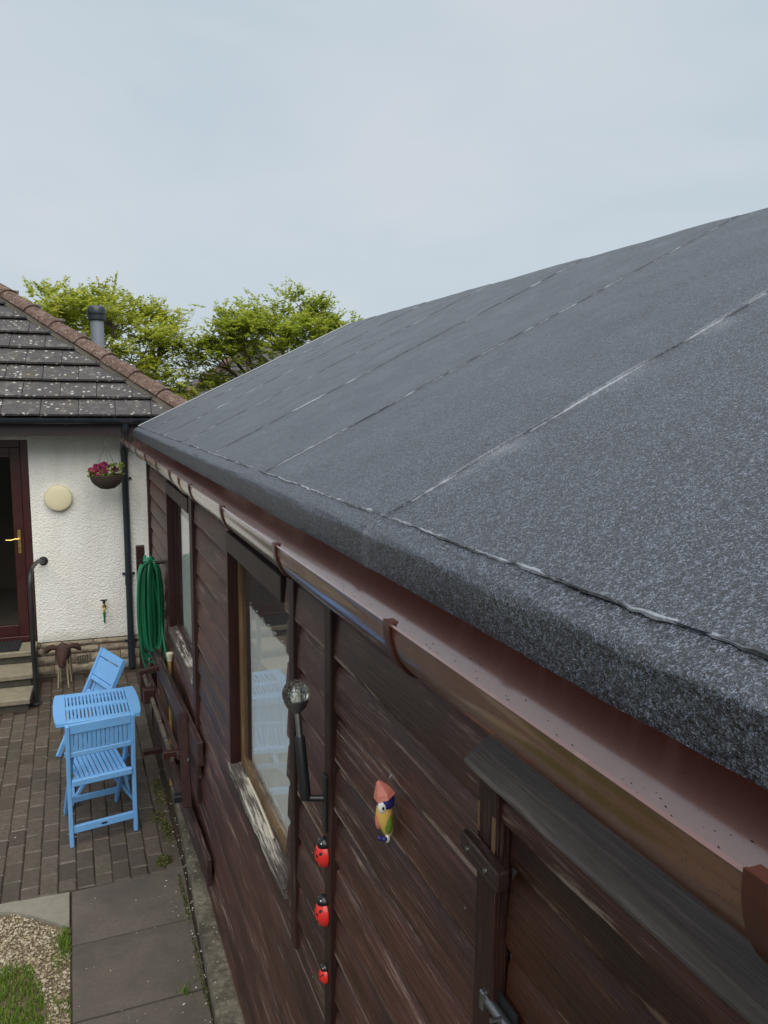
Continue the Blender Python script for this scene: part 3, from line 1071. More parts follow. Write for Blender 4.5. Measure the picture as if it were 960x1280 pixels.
# eaves strip: over the bend and down the face, in lengths
def eprof(y):
    w = .003 * fn(y * 2.3, 4) + .0015 * fn(y * 9, 8)
    pts = []
    P0 = Vector((XS + .05, 0, rz(XS + .05) + .0012))
    pts.append(P0)
    for t in (.035, .015, 0.0, -.012):
        x = XS + t
        pts.append(Vector((x, 0, rz(x) + .0025)))
    c = Vector((XE + .020 + w, 0, rz(XE + .020) - .0232))
    rad = .0225
    a0, a1 = math.atan2(1, -MSL), math.pi
    for q in range(7):
        a = a0 + (a1 - a0) * q / 6
        pts.append(c + Vector((math.cos(a) * rad, 0, math.sin(a) * rad)))
    pts.append(Vector((XE - .0025 + w * 1.5, 0, 2.535)))
    pts.append(Vector((XE - .001 + w * 2, 0, 2.510)))
    pts.append(Vector((XE + .001 + w * 2 + .002 * fn(y * 14), 0, 2.4985 + .002 * fn(y * 11, 3))))
    pts.append(Vector((XE + .008, 0, 2.500)))
    return pts
for (a, b_, z) in ((YN - .05, .784, .0), (.78, 3.444, .0012), (3.44, 7.02, .0)):
    b = MB()
    vs, fs = [], []
    n = int((b_ - a) / .03)
    m = None
    for i in range(n + 1):
        y = a + (b_ - a) * i / n
        pr_ = eprof(y)
        m = len(pr_)
        for k, p in enumerate(pr_):
            und = .0022 * fn(y * 5, k * .4, 2)
            zz_ = z * min(1, .35 + (y - a) / .4, .35 + (b_ - y) / .4)
            vs.append((p.x - zz_ * .7 - (und if k > 4 else 0), y, p.z + zz_ * .8 + und))
    for i in range(n):
        for k in range(m - 1):
            fs.append((i * m + k, i * m + k + 1, (i + 1) * m + k + 1, (i + 1) * m + k))
    b.add(vs, fs).build('eaves_felt', 'felt', roof, True)
# solid timber behind the felt face
MB().box((XE + .006, YN - .04, 2.503), (.567, 7.0, 2.545)).build('eaves_batten', 'post_stain', roof)
# bead along the eaves seam
pts, rs = [], []
y = YN
while y < 6.98:
    r = .0030 + .0028 * fn(y * 8, 1) + .0030 * fn(y * 37, 2)
    if r < .0012:
        if len(pts) > 3:
            rs[0] = rs[-1] = .0004
            MB().tube(pts, rs, 6).build('bitumen_bead', 'bitumen', roof, True)
        pts, rs = [], []
    else:
        x = XS + low_edge(y) - .002
        pts.append((x, y, rz(x) + .005)); rs.append(min(r, .006))
    y += .012
if len(pts) > 3:
    MB().tube(pts, rs, 6).build('bitumen_bead', 'bitumen', roof, True)
# pale drip trim along the far verge
pts = [Vector((XS + (XR - XS) * q / 12, yend(XS + (XR - XS) * q / 12) + .004, rz(XS + (XR - XS) * q / 12) + .006)) for q in range(13)]
MB().tube(pts, .008, 8).build('verge_trim', 'verge_trim', roof, True)
b = MB()
for q in range(12):
    p, p2 = pts[q], pts[q + 1]
    b.bar(p - Vector((0, .012, .05)), p2 - Vector((0, .012, .05)), .018, .09)
b.build('bargeboard', 'fascia_brown', roof)

# ---- gutter
GC = (.5025, 2.4640)
GA_, GB_ = .0625, .083
def gsag(y):
    return .0025 * fn(y * .9, 3) - .0012 * max(0, y - 3)
def gprof(off=0.0, a0=180, a1=360, n=20):
    return [(GC[0] + (GA_ + off) * math.cos(R(a0 + (a1 - a0) * k / n)), GC[1] + (GB_ + off) * math.sin(R(a0 + (a1 - a0) * k / n))) for k in range(n + 1)]
def gutter_len(y0, y1, off=0.0):
    b = MB()
    outer = gprof(.0022 + off)
    inner = gprof(0.0 + off)
    prof = [(outer[0][0] - .002, outer[0][1] + .0035)] + outer + [(outer[-1][0], outer[-1][1] + .004), (inner[-1][0], inner[-1][1] + .004)] + inner[::-1] + [(inner[0][0] + .0025, inner[0][1] + .003), (inner[0][0] - .0005, inner[0][1] + .0055)]
    m = len(prof)
    n = max(2, int((y1 - y0) / .08))
    vs, fs = [], []
    for i in range(n + 1):
        y = y0 + (y1 - y0) * i / n
        for (px, pz) in prof:
            vs.append((px, y, pz + gsag(y)))
    for i in range(n):
        for k in range(m):
            fs.append((i * m + k, i * m + (k + 1) % m, (i + 1) * m + (k + 1) % m, (i + 1) * m + k))
    fs += [tuple(range(m)), tuple(n * m + k for k in range(m - 1, -1, -1))]
    return b.add(vs, fs)
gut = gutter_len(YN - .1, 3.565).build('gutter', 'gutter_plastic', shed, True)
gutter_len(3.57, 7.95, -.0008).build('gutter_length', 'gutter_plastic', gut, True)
def bracket(y, w=.022, off=.0028, th=.004, nm='bracket'):
    b = MB()
    ins = gprof(off, 174, 360, 22)
    outs = gprof(off + th, 174, 360, 22)
    prof = ins + outs[::-1]
    m = len(prof)
    vs = [(px, y - w / 2, pz + gsag(y)) for px, pz in prof] + [(px, y + w / 2, pz + gsag(y)) for px, pz in prof]
    fs = []
    h = len(ins)
    for k in range(h - 1):
        a, c = k, 2 * h - 1 - k
        fs += [(a, a + 1, c - 1, c), (m + a, m + c, m + c - 1, m + a + 1)]
    for k in range(m):
        fs.append((k, m + k, m + (k + 1) % m, (k + 1) % m))
    b.add(vs, fs)
    # clip hooked over the lip
    lx, lz = GC[0] - GA_, GC[1] + gsag(y)
    b.box((lx - off - th, y - w / 2 + .0005, lz + .005), (lx + .010, y + w / 2 - .0005, lz + .0085))
    b.box((lx + .006, y - w * .25, lz - .003), (lx + .0095, y + w * .25, lz + .0045))
    # arm back to the fascia
    b.box((.567, y - w / 2 + .001, GC[1] - .035), (.5735, y + w / 2 - .001, GC[1] + .02))
    return b.build(nm, 'gutter_plastic' if nm == 'gutter_union' else 'bracket_plastic', gut, True)
for y in (-.34, .37, 1.064, 1.775, 2.491, 3.215, 3.91, 4.553, 5.266, 6.05, 6.75, 7.40):
    bracket(y)
bracket(3.60, .085, .0028, .0045, 'gutter_union')
bracket(.262, .085, .0028, .0045, 'gutter_union')
# small debris washed into the gutter
db = MB()
for k in range(380):
    y = random.choice([random.uniform(.35, 1.05), random.uniform(.3, 2.6), random.uniform(1.0, 3.3)])
    a = R(random.gauss(296, 16))
    p = Vector((GC[0] + (GA_ - .001) * math.cos(a), y, GC[1] + (GB_ - .001) * math.sin(a) + gsag(y)))
    s = random.uniform(.0004, .0011)
    db.ell(p, (s, s * random.uniform(.8, 1.8), s * .7), 6, 4)
tag(db.build('gutter_grit', 'soil', gut), kind='stuff')

# =================================================================== HOUSE
HR = R(-2.8)
house = thing('house', (0, 8.4, 0), 'white roughcast bungalow with grey lichen spotted hipped tile roof', 'house', rz=HR, local=True)
HX0, HX1, HD = -4.2, .755, 8.0       # local x range, depth
DX0, DX1, DZ0, DZ1 = -1.32, -.405, .375, 2.42
b = MB()
b.box((DX1, 0, .352), (HX1, .25, 2.50))
b.box((HX0, 0, .352), (DX0, .25, 2.50))
b.box((DX0, 0, DZ1), (DX1, .25, 2.50))
b.box((HX1 - .25, .25, .352), (HX1, HD, 2.50))
b.box((HX0, .25, .352), (HX0 + .25, HD, 2.50))
b.box((HX0 + .25, HD - .25, .352), (HX1 - .25, HD, 2.50))
b.build('wall', 'roughcast', house)
b = MB()
b.box((HX0 + .25, .25, .28), (HX1 - .25, HD - .25, .36))
b.box((HX0 + .25, 2.6, .36), (HX1 - .25, 2.65, 2.5))
b.box((HX0 + .25, .25, 2.50), (HX1 - .25, HD - .25, 2.53))
b.build('room', 'dark_floor', house)
base = MB()
base.box((DX1 + .02, .012, -.05), (HX1 - .012, .25, .346))
base.box((HX0 + .012, .012, -.05), (DX1 + .02, .25, .346))
base.box((HX1 - .25, .26, -.05), (HX1 - .012, HD, .346))
bs = base.build('stone_base', 'mortar', house)
def stone(x0, x1, z0, z1, y=.012):
    b = MB()
    nx, nz = 4, 3
    vs, fs = [], []
    sd = random.uniform(0, 99)
    for j in range(nz + 1):
        for i in range(nx + 1):
            x = x0 + (x1 - x0) * i / nx
            z = z0 + (z1 - z0) * j / nz
            ed = 1 if i in (0, nx) or j in (0, nz) else 0
            yy = y - .026 + .016 * ed + .009 * fn(x * 11, z * 11, sd)
            vs.append((x + .004 * fn(z * 20, sd), yy, z + .004 * fn(x * 20, sd)))
    rim = list(range(nx + 1)) + [(j + 1) * (nx + 1) - 1 for j in range(1, nz + 1)] + [nz * (nx + 1) + i for i in range(nx - 1, -1, -1)] + [j * (nx + 1) for j in range(nz - 1, 0, -1)]
    for j in range(nz):
        for i in range(nx):
            a = j * (nx + 1) + i
            fs.append((a, a + 1, a + nx + 2, a + nx + 1))
    o = len(vs)
    vs += [(vs[r][0], y + .01, vs[r][2]) for r in rim]
    fs += [(rim[k], rim[(k + 1) % len(rim)], o + (k + 1) % len(rim), o + k) for k in range(len(rim))]
    b.add(vs, fs).build('stone', 'stone', bs, True)
rows = [(0.0, .10), (.10, .205), (.205, .285), (.285, .345)]
for (z0, z1) in rows:
    x = -.43 - random.uniform(0, .2)
    while x < HX1 - .03:
        w_ = random.uniform(.14, .38) if z1 - z0 > .07 else random.uniform(.18, .42)
        x1 = min(x + w_, HX1 - .012)
        if x1 - x > .05 and x1 > -.40:
            stone(max(x, -.42) + .006, x1 - .006, z0 + .006, z1 - .006)
        x = x1
# air brick in the stone base
ab = MB()
ab.box((-.045, -.012, .10), (.075, .011, .19))
o = ab.build('air_brick', 'stone', bs)
for i in range(3):
    for j in range(5):
        MB().box((-.038 + j * .0225, -.0155, .108 + i * .027), (-.021 + j * .0225, -.0125, .128 + i * .027)).build('slot', 'step_riser', o)

# door
df = MB()
fw = .075
df.box((DX1 - fw, .03, DZ0), (DX1 - .001, .12, DZ1 - .001), ch=.004)
df.box((DX0 + .001, .03, DZ0), (DX0 + fw, .12, DZ1 - .001), ch=.004)
df.box((DX0 + fw, .032, DZ1 - fw), (DX1 - fw, .118, DZ1 - .001), ch=.004)
df.box((DX0 + fw, .025, DZ0 - .015), (DX1 - fw, .118, DZ0 + .05), ch=.004)
hd = df.build('door', 'door_red', house)
L0, L1 = DX0 + fw + .002, DX1 - fw - .002
lf = MB()
lf.box((L1 - .095, .045, DZ0 + .052), (L1, .105, DZ1 - fw - .002), ch=.004)
lf.box((L0, .045, DZ0 + .052), (L0 + .095, .105, DZ1 - fw - .002), ch=.004)
lf.box((L0 + .095, .047, DZ1 - fw - .10), (L1 - .095, .103, DZ1 - fw - .002), ch=.004)
lf.box((L0 + .095, .047, DZ0 + .052), (L1 - .095, .103, DZ0 + .165), ch=.004)
lf.build('leaf_frame', 'door_red', hd)
MB().box((L0 + .09, .070, DZ0 + .16), (L1 - .09, .078, DZ1 - fw - .095)).build('pane', 'window_glass', hd)
hp_ = MB().box((L1 - .062, .036, 1.28), (L1 - .030, .046, 1.52), ch=.003)
hp_.tube([(L1 - .046, .04, 1.43), (L1 - .046, .005, 1.43), (L1 - .075, -.005, 1.435), (L1 - .12, -.008, 1.425), (L1 - .165, -.008, 1.428)], [.008, .008, .008, .007, .006], 8)
hp_.build('handle', 'gold_brass', hd, True)

# eaves: fascia, soffit
EY, EZ = -.45, 2.655
MB().box((HX0 - .3, -.43, 2.475), (HX1 + .40, -.40, 2.63)).build('fascia', 'fascia_brown', house)
MB().box((HX0 - .3, -.40, 2.477), (HX1 + .375, .0, 2.495)).build('soffit', 'fascia_brown', house)
MB().box((HX1 + .376, -.399, 2.475), (HX1 + .40, HD + .4, 2.63)).build('fascia', 'fascia_brown', house)
MB().box((HX1 + .001, .001, 2.477), (HX1 + .375, HD + .4, 2.495)).build('soffit', 'fascia_brown', house)

# gutter of the house (dark half round) and downpipe
gb = MB()
prof = []
for k in range(13):
    a = R(180 + 180 * k / 12)
    prof.append((EY - .035 + .056 * math.cos(a), 2.640 + .056 * math.sin(a)))
inn = []
for k in range(13):
    a = R(360 - 180 * k / 12)
    inn.append((EY - .035 + .053 * math.cos(a), 2.640 + .053 * math.sin(a)))
gb.prism(prof + inn, HX0 - .3, HX1 + .42, 'x')
hg = gb.build('gutter', 'dark_blue_plastic', house, True)
def hbracket(x, w=.03, o=.004):
    b = MB()
    p1 = [(EY - .035 + (.0565 + o) * math.cos(R(176 + 184 * k / 12)), 2.640 + (.0565 + o) * math.sin(R(176 + 184 * k / 12))) for k in range(13)]
    p0 = [(EY - .035 + .0565 * math.cos(R(360 - 184 * k / 12)), 2.640 + .0565 * math.sin(R(360 - 184 * k / 12))) for k in range(13)]
    b.prism(p1 + p0, x - w / 2, x + w / 2, 'x')
    return b.build('bracket', 'dark_blue_plastic', hg, True)
for x in (-1.75, -.88, -.012, .57, .90):
    hbracket(x)
hbracket(.70, .10, .006)
dp = MB()
px = .497
dp.tube([(px + .02, EY - .03, 2.60), (px + .02, EY - .03, 2.555), (px + .012, EY + .02, 2.50), (px, -.12, 2.385), (px, -.055, 2.335), (px, -.05, 2.27), (px, -.05, .10), (px, -.05, .02)], .034, 16)
d = dp.build('downpipe', 'dark_blue_plastic', house, True)
for z in (2.02, 1.02, .30):
    c = MB()
    c.tube([(px, -.05, z - .018), (px, -.05, z + .018)], .0385, 16)
    c.box((px - .062, -.02, z - .011), (px + .062, .0, z + .011))
    c.build('pipe_clip', 'dark_blue_plastic', d, True)
for z in (2.29, .95):
    MB().tube([(px, -.05, z - .04), (px, -.05, z + .04)], .0375, 16).build('pipe_socket', 'dark_blue_plastic', d, True)

# hipped roof, tile by tile on the slope that faces the garden
TS = .70
RX0, RX1 = HX0 - .40, HX1 + .40
half = (RX1 - RX0) / 2
apx = (RX0 + RX1) / 2
RY1 = HD + .45
rb = MB()
z0 = EZ - .05
zt = z0 + TS * half
vs = [(RX0, EY, z0), (RX1, EY, z0), (RX1, RY1, z0), (RX0, RY1, z0), (apx, EY + half, zt), (apx, RY1 - half, zt)]
rb.add(vs, [(0, 1, 4), (1, 2, 5, 4), (2, 3, 5), (3, 0, 4, 5)])
hroof = rb.build('roof', 'roof_tile', house)
ang = math.atan(TS)
GAUGE = .295
TW = .333
tile_cache = {}
def tile_mesh(w_):
    key = round(w_, 2)
    if key not in tile_cache:
        L_ = .40
        b = MB()
        b.box((.001, 0, 0), (max(key, .03) - .001, L_, .022), ch=.0015)
        tile_cache[key] = b.mesh('roof_tile', 'roof_tile')
    return tile_cache[key]
tilt = math.atan2(.050, .32)
for r in range(10):
    d = r * GAUGE * math.cos(ang)
    y = EY - .03 + d
    z = EZ - .012 + (d - .03) * TS + .040
    xl, xr = RX0 + d, RX1 - d
    off = (TW / 2 if r % 2 else 0)
    x = -4.9 + off
    while x < xr:
        a, c = max(x, xl), min(x + TW, xr - .02)
        if c - a > .06:
            M = Matrix.Translation((a, y + random.uniform(-.004, .004), z + random.uniform(-.002, .002))) @ Matrix.Rotation(ang - tilt, 4, 'X') @ Matrix.Rotation(R(random.uniform(-.35, .35)), 4, 'Y')
            link('roof_tile', tile_mesh(c - a), hroof, M)
        x += TW
# right slope: courses of tiles as long strips (hidden side), stepped
for r in range(10):
    d = r * GAUGE * math.cos(ang)
    b = MB().box((0, 0, 0), (max(.3, RY1 - EY - 2 * d - 1.0), .40, .022))
    M = Matrix.Translation((RX1 + .03 - d, EY + d + .75, EZ + .0 + (d - .03) * TS)) @ Matrix.Rotation(math.pi / 2, 4, 'Z') @ Matrix.Rotation(ang - tilt, 4, 'X')
    o = link('tile_course', b.mesh('tile_course', 'roof_tile'), hroof, M)
# hip tiles
def hip_line(sx, x0, n, seg=.405):
    p0 = Vector((x0, EY - .02, EZ - .02))
    dv = Vector((sx, 1, TS)).normalized()
    side = Vector((1, -sx, 0)).normalized()
    up = side.cross(dv)
    if up.z < 0: up = -up
    me = None
    for k in range(n):
        b = MB()
        rings = []
        for (s, rad, lift_) in ((-.03, .128, .004), (seg * .5, .120, .0), (seg, .112, -.006)):
            ring = []
            for q in range(11):
                a = R(10 + 160 * q / 10)
                ring.append((math.cos(a) * rad, s, math.sin(a) * rad * .78 - .02 + lift_))
            for q in range(11):
                a = R(170 - 160 * q / 10)
                ring.append((math.cos(a) * (rad - .016), s, math.sin(a) * (rad - .016) * .78 - .02 + lift_ - .004))
            rings.append(ring)
        m = 22
        vs = [v for rg in rings for v in rg]
        fs = []
        for i in range(2):
            for q in range(m):
                fs.append((i * m + q, i * m + (q + 1) % m, (i + 1) * m + (q + 1) % m, (i + 1) * m + q))
        for q in range(10):
            fs.append((q, q + 1, m - 2 - q, m - 1 - q))
            fs.append((2 * m + q + 1, 2 * m + q, 2 * m + m - 1 - q, 2 * m + m - 2 - q))
        if me is None:
            b.add(vs, fs)
            me = b.mesh('hip_tile', 'hip_tile', True)
        p = p0 + dv * (k * seg + .05) + up * .045
        M = Matrix(((side.x, dv.x, up.x, p.x), (side.y, dv.y, up.y, p.y), (side.z, dv.z, up.z, p.z), (0, 0, 0, 1)))
        M = M @ Matrix.Rotation(R(random.uniform(-1.2, 1.2)), 4, 'Z') @ Matrix.Rotation(R(random.uniform(-2, 2)), 4, 'Y')
        link('hip_tile', me, hroof, M)
    # lime mortar bedding
    b = MB()
    b.bar(p0 + up * .0, p0 + dv * (n * seg), .20, .05, up)
    b.build('mortar_bed', 'mortar', hroof)
hip_line(-1, RX1, 10)
hip_line(1, RX0, 10)
# flue
fx, fy = .27, 1.14
fl = MB()
fl.tube([(fx, fy, 3.05), (fx, fy, 3.72)], .073, 20)
flo = fl.build('flue', 'flue_grey', hroof, True)
MB().lathe([(.080, 0), (.095, .012), (.097, .05), (.088, .055), (.090, .075), (.099, .08), (.100, .125), (.090, .15), (.055, .165), (.02, .172)], (fx, fy, 3.70), 24).build('flue_cap', 'dark_blue_plastic', flo, True)
MB().lathe([(.13, 0), (.12, .04), (.085, .10), (.078, .12)], (fx, fy, 3.18), 20).build('flue_flashing', 'dull_zinc', flo, True)

# ------------------------------------------------------------------ things at the house
def HP(x, y, z):
    c, s = math.cos(HR), math.sin(HR)
    return Vector((x * c - y * s, 8.4 + x * s + y * c, z))
# steps
st = thing('door_steps', tuple(HP(-.95, -.4, 0)), 'three pale concrete steps with dark risers up to the bungalow door', 'steps', rz=HR, local=True)
lv = [(.125, -.98), (.25, -.655), (.372, -.33)]
for i, (z, yf) in enumerate(lv):
    # local to steps empty: x -0.95 offset, y -0.4 offset
    tr = MB()
    nx = 16
    vs, fs = [], []
    x0, x1 = -.75, .545
    y1 = .40 if i == 2 else lv[i + 1][1] + .40 + .03
    for k in range(nx + 1):
        x = x0 + (x1 - x0) * k / nx
        e = .006 * fn(x * 8, i * 3) + .003 * fn(x * 27, i)
        for (py, pz) in ((yf + .40 - .012 + e, z - .045), (yf + .40 - .014 + e, z - .008), (yf + .40 + e, z), (y1 - .012, z + .001), (y1 - .012, z - .045)):
            vs.append((x, py, pz))
    for k in range(nx):
        for q in range(5):
            fs.append((k * 5 + q, k * 5 + (q + 1) % 5, (k + 1) * 5 + (q + 1) % 5, (k + 1) * 5 + q))
    fs += [(0, 1, 2, 3, 4), tuple(nx * 5 + q for q in (4, 3, 2, 1, 0))]
    tr.add(vs, fs).build('tread', 'step_concrete', st)
    MB().box((x0 + .02, yf + .40 + .03, (lv[i - 1][0] if i else -.05) + .0005), (x1 - .02, .385, z - .046)).build('riser', 'step_riser', st)
# handrail
hr = thing('handrail', tuple(HP(-.36, -.8, 0)), 'black bent pipe handrail beside the concrete door steps', 'handrail', rz=HR, local=True)
O = HP(-.36, -.8, 0)
def arc(p, q, r, n=6):
    return [p.lerp(q, k / n) for k in range(n + 1)]
pts = [Vector((.045, .80, 1.20)), Vector((.045, .745, 1.20)), Vector((.030, .70, 1.215)), Vector((.015, .62, 1.235)), Vector((0, .40, 1.245)), Vector((-.005, .15, 1.25)), Vector((-.006, .06, 1.235)), Vector((-.006, .015, 1.19)), Vector((-.006, 0, 1.12)), Vector((-.004, 0, .8)), Vector((-.012, 0, .5)), Vector((-.005, .0, .25)), Vector((-.008, 0, 0.0))]
MB().tube(pts, .021, 14).build('rail', 'black_metal', hr, True)
MB().lathe([(.045, 0), (.045, .008), (.03, .012)], (.045, .799, 1.20), 16, Matrix.Rotation(math.pi / 2, 4, 'X')).build('wall_plate', 'black_metal', hr, True)
MB().lathe([(.05, 0), (.05, .008), (.03, .02)], (-.008, 0, 0.0), 16).build('foot_plate', 'black_metal', hr, True)
# mat
mt = MB()
mt.box((-.35, -.17, 0), (.35, .17, .014), ch=.004)
for k in range(22):
    mt.box((-.335 + k * .0312, -.16, .014), (-.318 + k * .0312, .16, .019))
o = mt.build('door_mat', 'mat_rubber')
o.location = HP(-.90, -.135, .374); o.rotation_euler = (0, 0, HR)
tag(o, 'dark ribbed rubber door mat on the top concrete step', 'door mat')
# wall light
wl = thing('wall_light', tuple(HP(-.143, 0, 1.84)), 'round cream bulkhead lamp on the white roughcast wall', 'lamp', rz=HR, local=True)
Mx = Matrix.Rotation(math.pi / 2, 4, 'X')
MB().lathe([(.128, 0), (.128, .02), (.12, .024)], (0, 0.001, 0), 40, Mx).build('base_ring', 'cream_plastic', wl, True)
MB().lathe([(.118, .02), (.130, .026), (.131, .05), (.124, .064), (.105, .072), (.05, .076), (.005, .077)], (0, .001, 0), 40, Mx).build('diffuser', 'cream_plastic', wl, True)
# cable clip mark above the light
# tap
tp = thing('garden_tap', tuple(HP(.245, 0, .56)), 'brass garden tap with black handle on the white wall', 'tap', rz=HR, local=True)
b = MB()
b.tube([(0, .002, .125), (0, -.075, .125)], .011, 10)
b.tube([(0, -.06, .125), (0, -.085, .118), (0, -.092, .095), (0, -.092, .075)], .011, 10)
b.lathe([(.02, 0), (.02, .012)], (0, -.001, .125), 12, Mx)
b.build('spout', 'brass', tp, True)
b = MB()
b.tube([(0, -.062, .13), (0, -.062, .175)], .010, 10)
b.build('stem', 'brass', tp, True)
b = MB()
b.tube([(0, -.062, .172), (0, -.062, .20)], .014, 10)
b.bar((-.034, -.062, .205), (.034, -.062, .205), .016, .012)
b.build('handle', 'black_plastic', tp, True)
b = MB()
b.lathe([(.017, 0), (.018, .012), (.014, .02)], (0, -.092, .062), 12)
b.tube([(0, -.092, .065), (0, -.092, -.01), (.002, -.094, -.03)], [.011, .0095, .009], 10)
b.build('hose_tail', 'hose_green', tp, True)
# hanging basket
hb = thing('hanging_basket', (.307, 8.02, 1.955), 'dark wicker hanging basket of magenta and yellow green flowers', 'basket')
C0 = Vector((.307, 8.02, 2.075))
b = MB()
b.lathe([(.02, -.125), (.07, -.115), (.115, -.08), (.142, -.03), (.150, .0), (.152, .012), (.144, .012), (.135, -.02), (.10, -.05)], C0, 28)
b.build('bowl', 'wicker', hb, True)
for k in range(7):
    rr = .155 * math.sqrt(max(0.05, 1 - (k / 7.2) ** 2.2))
    MB().tube([C0 + Vector((math.cos(a) * rr, math.sin(a) * rr, .012 - k * .018)) for a in np.linspace(0, 2 * math.pi, 25)[:-1]], .0055, 6, closed=True).build('wicker_weave', 'wicker', hb, True)
b = MB()
for a in (.6, 2.7, 4.8):
    b.tube([C0 + Vector((math.cos(a) * .148, math.sin(a) * .148, .01)), C0 + Vector((0, 0, .30))], .0022, 5)
b.tube([C0 + Vector((0, 0, .295)), C0 + Vector((0, .0, .39)), C0 + Vector((0, 0.0, .405))], .003, 5)
b.build('chain', 'dull_zinc', hb)
fb = MB()
for k in range(420):
    a = random.uniform(0, 2 * math.pi)
    rr = .15 * math.sqrt(random.random())
    side = math.cos(a) * rr
    hgt = random.uniform(-.015, .085) * (1.35 if side > 0 else .7)
    p = C0 + Vector((math.cos(a) * rr * 1.1, math.sin(a) * rr, .01 + hgt))
    d1 = Vector((random.gauss(0, 1), random.gauss(0, 1), random.gauss(.3, .6))).normalized()
    d2 = d1.orthogonal().normalized()
    L_, W_ = random.uniform(.018, .036), random.uniform(.008, .015)
    fb.add([p, p + d1 * L_ * .5 + d2 * W_, p + d1 * L_, p + d1 * L_ * .5 - d2 * W_], [(0, 1, 2, 3)])
tag(fb.build('foliage', 'basket_leaf', hb), kind='stuff')
for k, (dx, dz, dy) in enumerate([(-.135, .035, -.05), (-.115, .075, -.07), (-.08, .05, -.11), (-.05, .085, -.08), (-.025, .115, -.05), (-.012, .075, -.11), (.0, .105, -.09), (-.10, .10, 0), (-.14, .06, .03), (.07, .075, -.10), (-.055, .11, -.02)]):
    b = MB()
    p = C0 + Vector((dx, dy, dz))
    ax = Vector((random.uniform(-.5, .5), -1, random.uniform(.1, .8))).normalized()
    u = ax.orthogonal().normalized()
    w2 = ax.cross(u)
    rad = random.uniform(.026, .036)
    n = 15
    ring = [p + (u * math.cos(2 * math.pi * q / n) + w2 * math.sin(2 * math.pi * q / n)) * rad * (1 + .12 * math.cos(5 * 2 * math.pi * q / n)) + ax * (.006 * random.random()) for q in range(n)]
    mid = [p + (u * math.cos(2 * math.pi * q / n) + w2 * math.sin(2 * math.pi * q / n)) * rad * .4 - ax * .006 for q in range(n)]
    vs = ring + mid + [p - ax * .025]
    fs = [(q, (q + 1) % n, n + (q + 1) % n, n + q) for q in range(n)] + [(n + q, n + (q + 1) % n, 2 * n) for q in range(n)]
    b.add(vs, fs).build('flower', 'petal_dark' if k % 3 == 0 else 'petal_magenta', hb, True)
# animal ornament
og = thing('garden_ornament', (-.165, 8.06, 0), 'rusty brown animal ornament with spread ears on pale stick legs by the stone base', 'ornament')
bm_ = MB()
c = Vector((-.165, 8.08, .335))
bm_.ell(c, (.075, .13, .085), 16, 10)
bm_.build('body', 'rust', og, True)
b = MB()
rings = [(c + Vector((0, -.08, .03)), .055), (c + Vector((-.005, -.135, .045)), .062), (c + Vector((-.012, -.18, .0)), .050), (c + Vector((-.016, -.21, -.05)), .034), (c + Vector((-.017, -.22, -.085)), .026), (c + Vector((-.017, -.222, -.095)), .008)]
b.tube([r[0] for r in rings], [r[1] for r in rings], 12)
b.build('head', 'rust', og, True)
for sx in (-1, 1):
    b = MB()
    p = c + Vector((sx * .045, -.13, .075))
    q = c + Vector((sx * .125, -.12, .085))
    r_ = c + Vector((sx * .165, -.115, .03))
    b.tube([p, p.lerp(q, .5) + Vector((0, 0, .012)), q, q.lerp(r_, .6), r_], [.016, .030, .032, .022, .004], 8)
    b.build('ear', 'rust', og, True)
for (dx, dy) in ((-.055, -.10), (.035, -.11), (-.035, .07), (.06, .06)):
    MB().tube([c + Vector((dx * .8, dy, -.05)), (c.x + dx * 1.05, c.y + dy * 1.05, .0)], [.009, .0075], 8).build('leg', 'stick_pale', og, True)
MB().box((c.x - .03, c.y + .04, 0), (c.x + .035, c.y + .10, c.z - .02), ch=.006).build('support_post', 'grey_peg', og)
# timber post between house and shed
ps = MB()
ps.box((.508, 7.33, -.05), (.583, 7.40, 1.487), ch=.005)
tag(ps.build('timber_post', 'post_stain'), 'square dark brown timber post standing behind the hanging green hose', 'post')

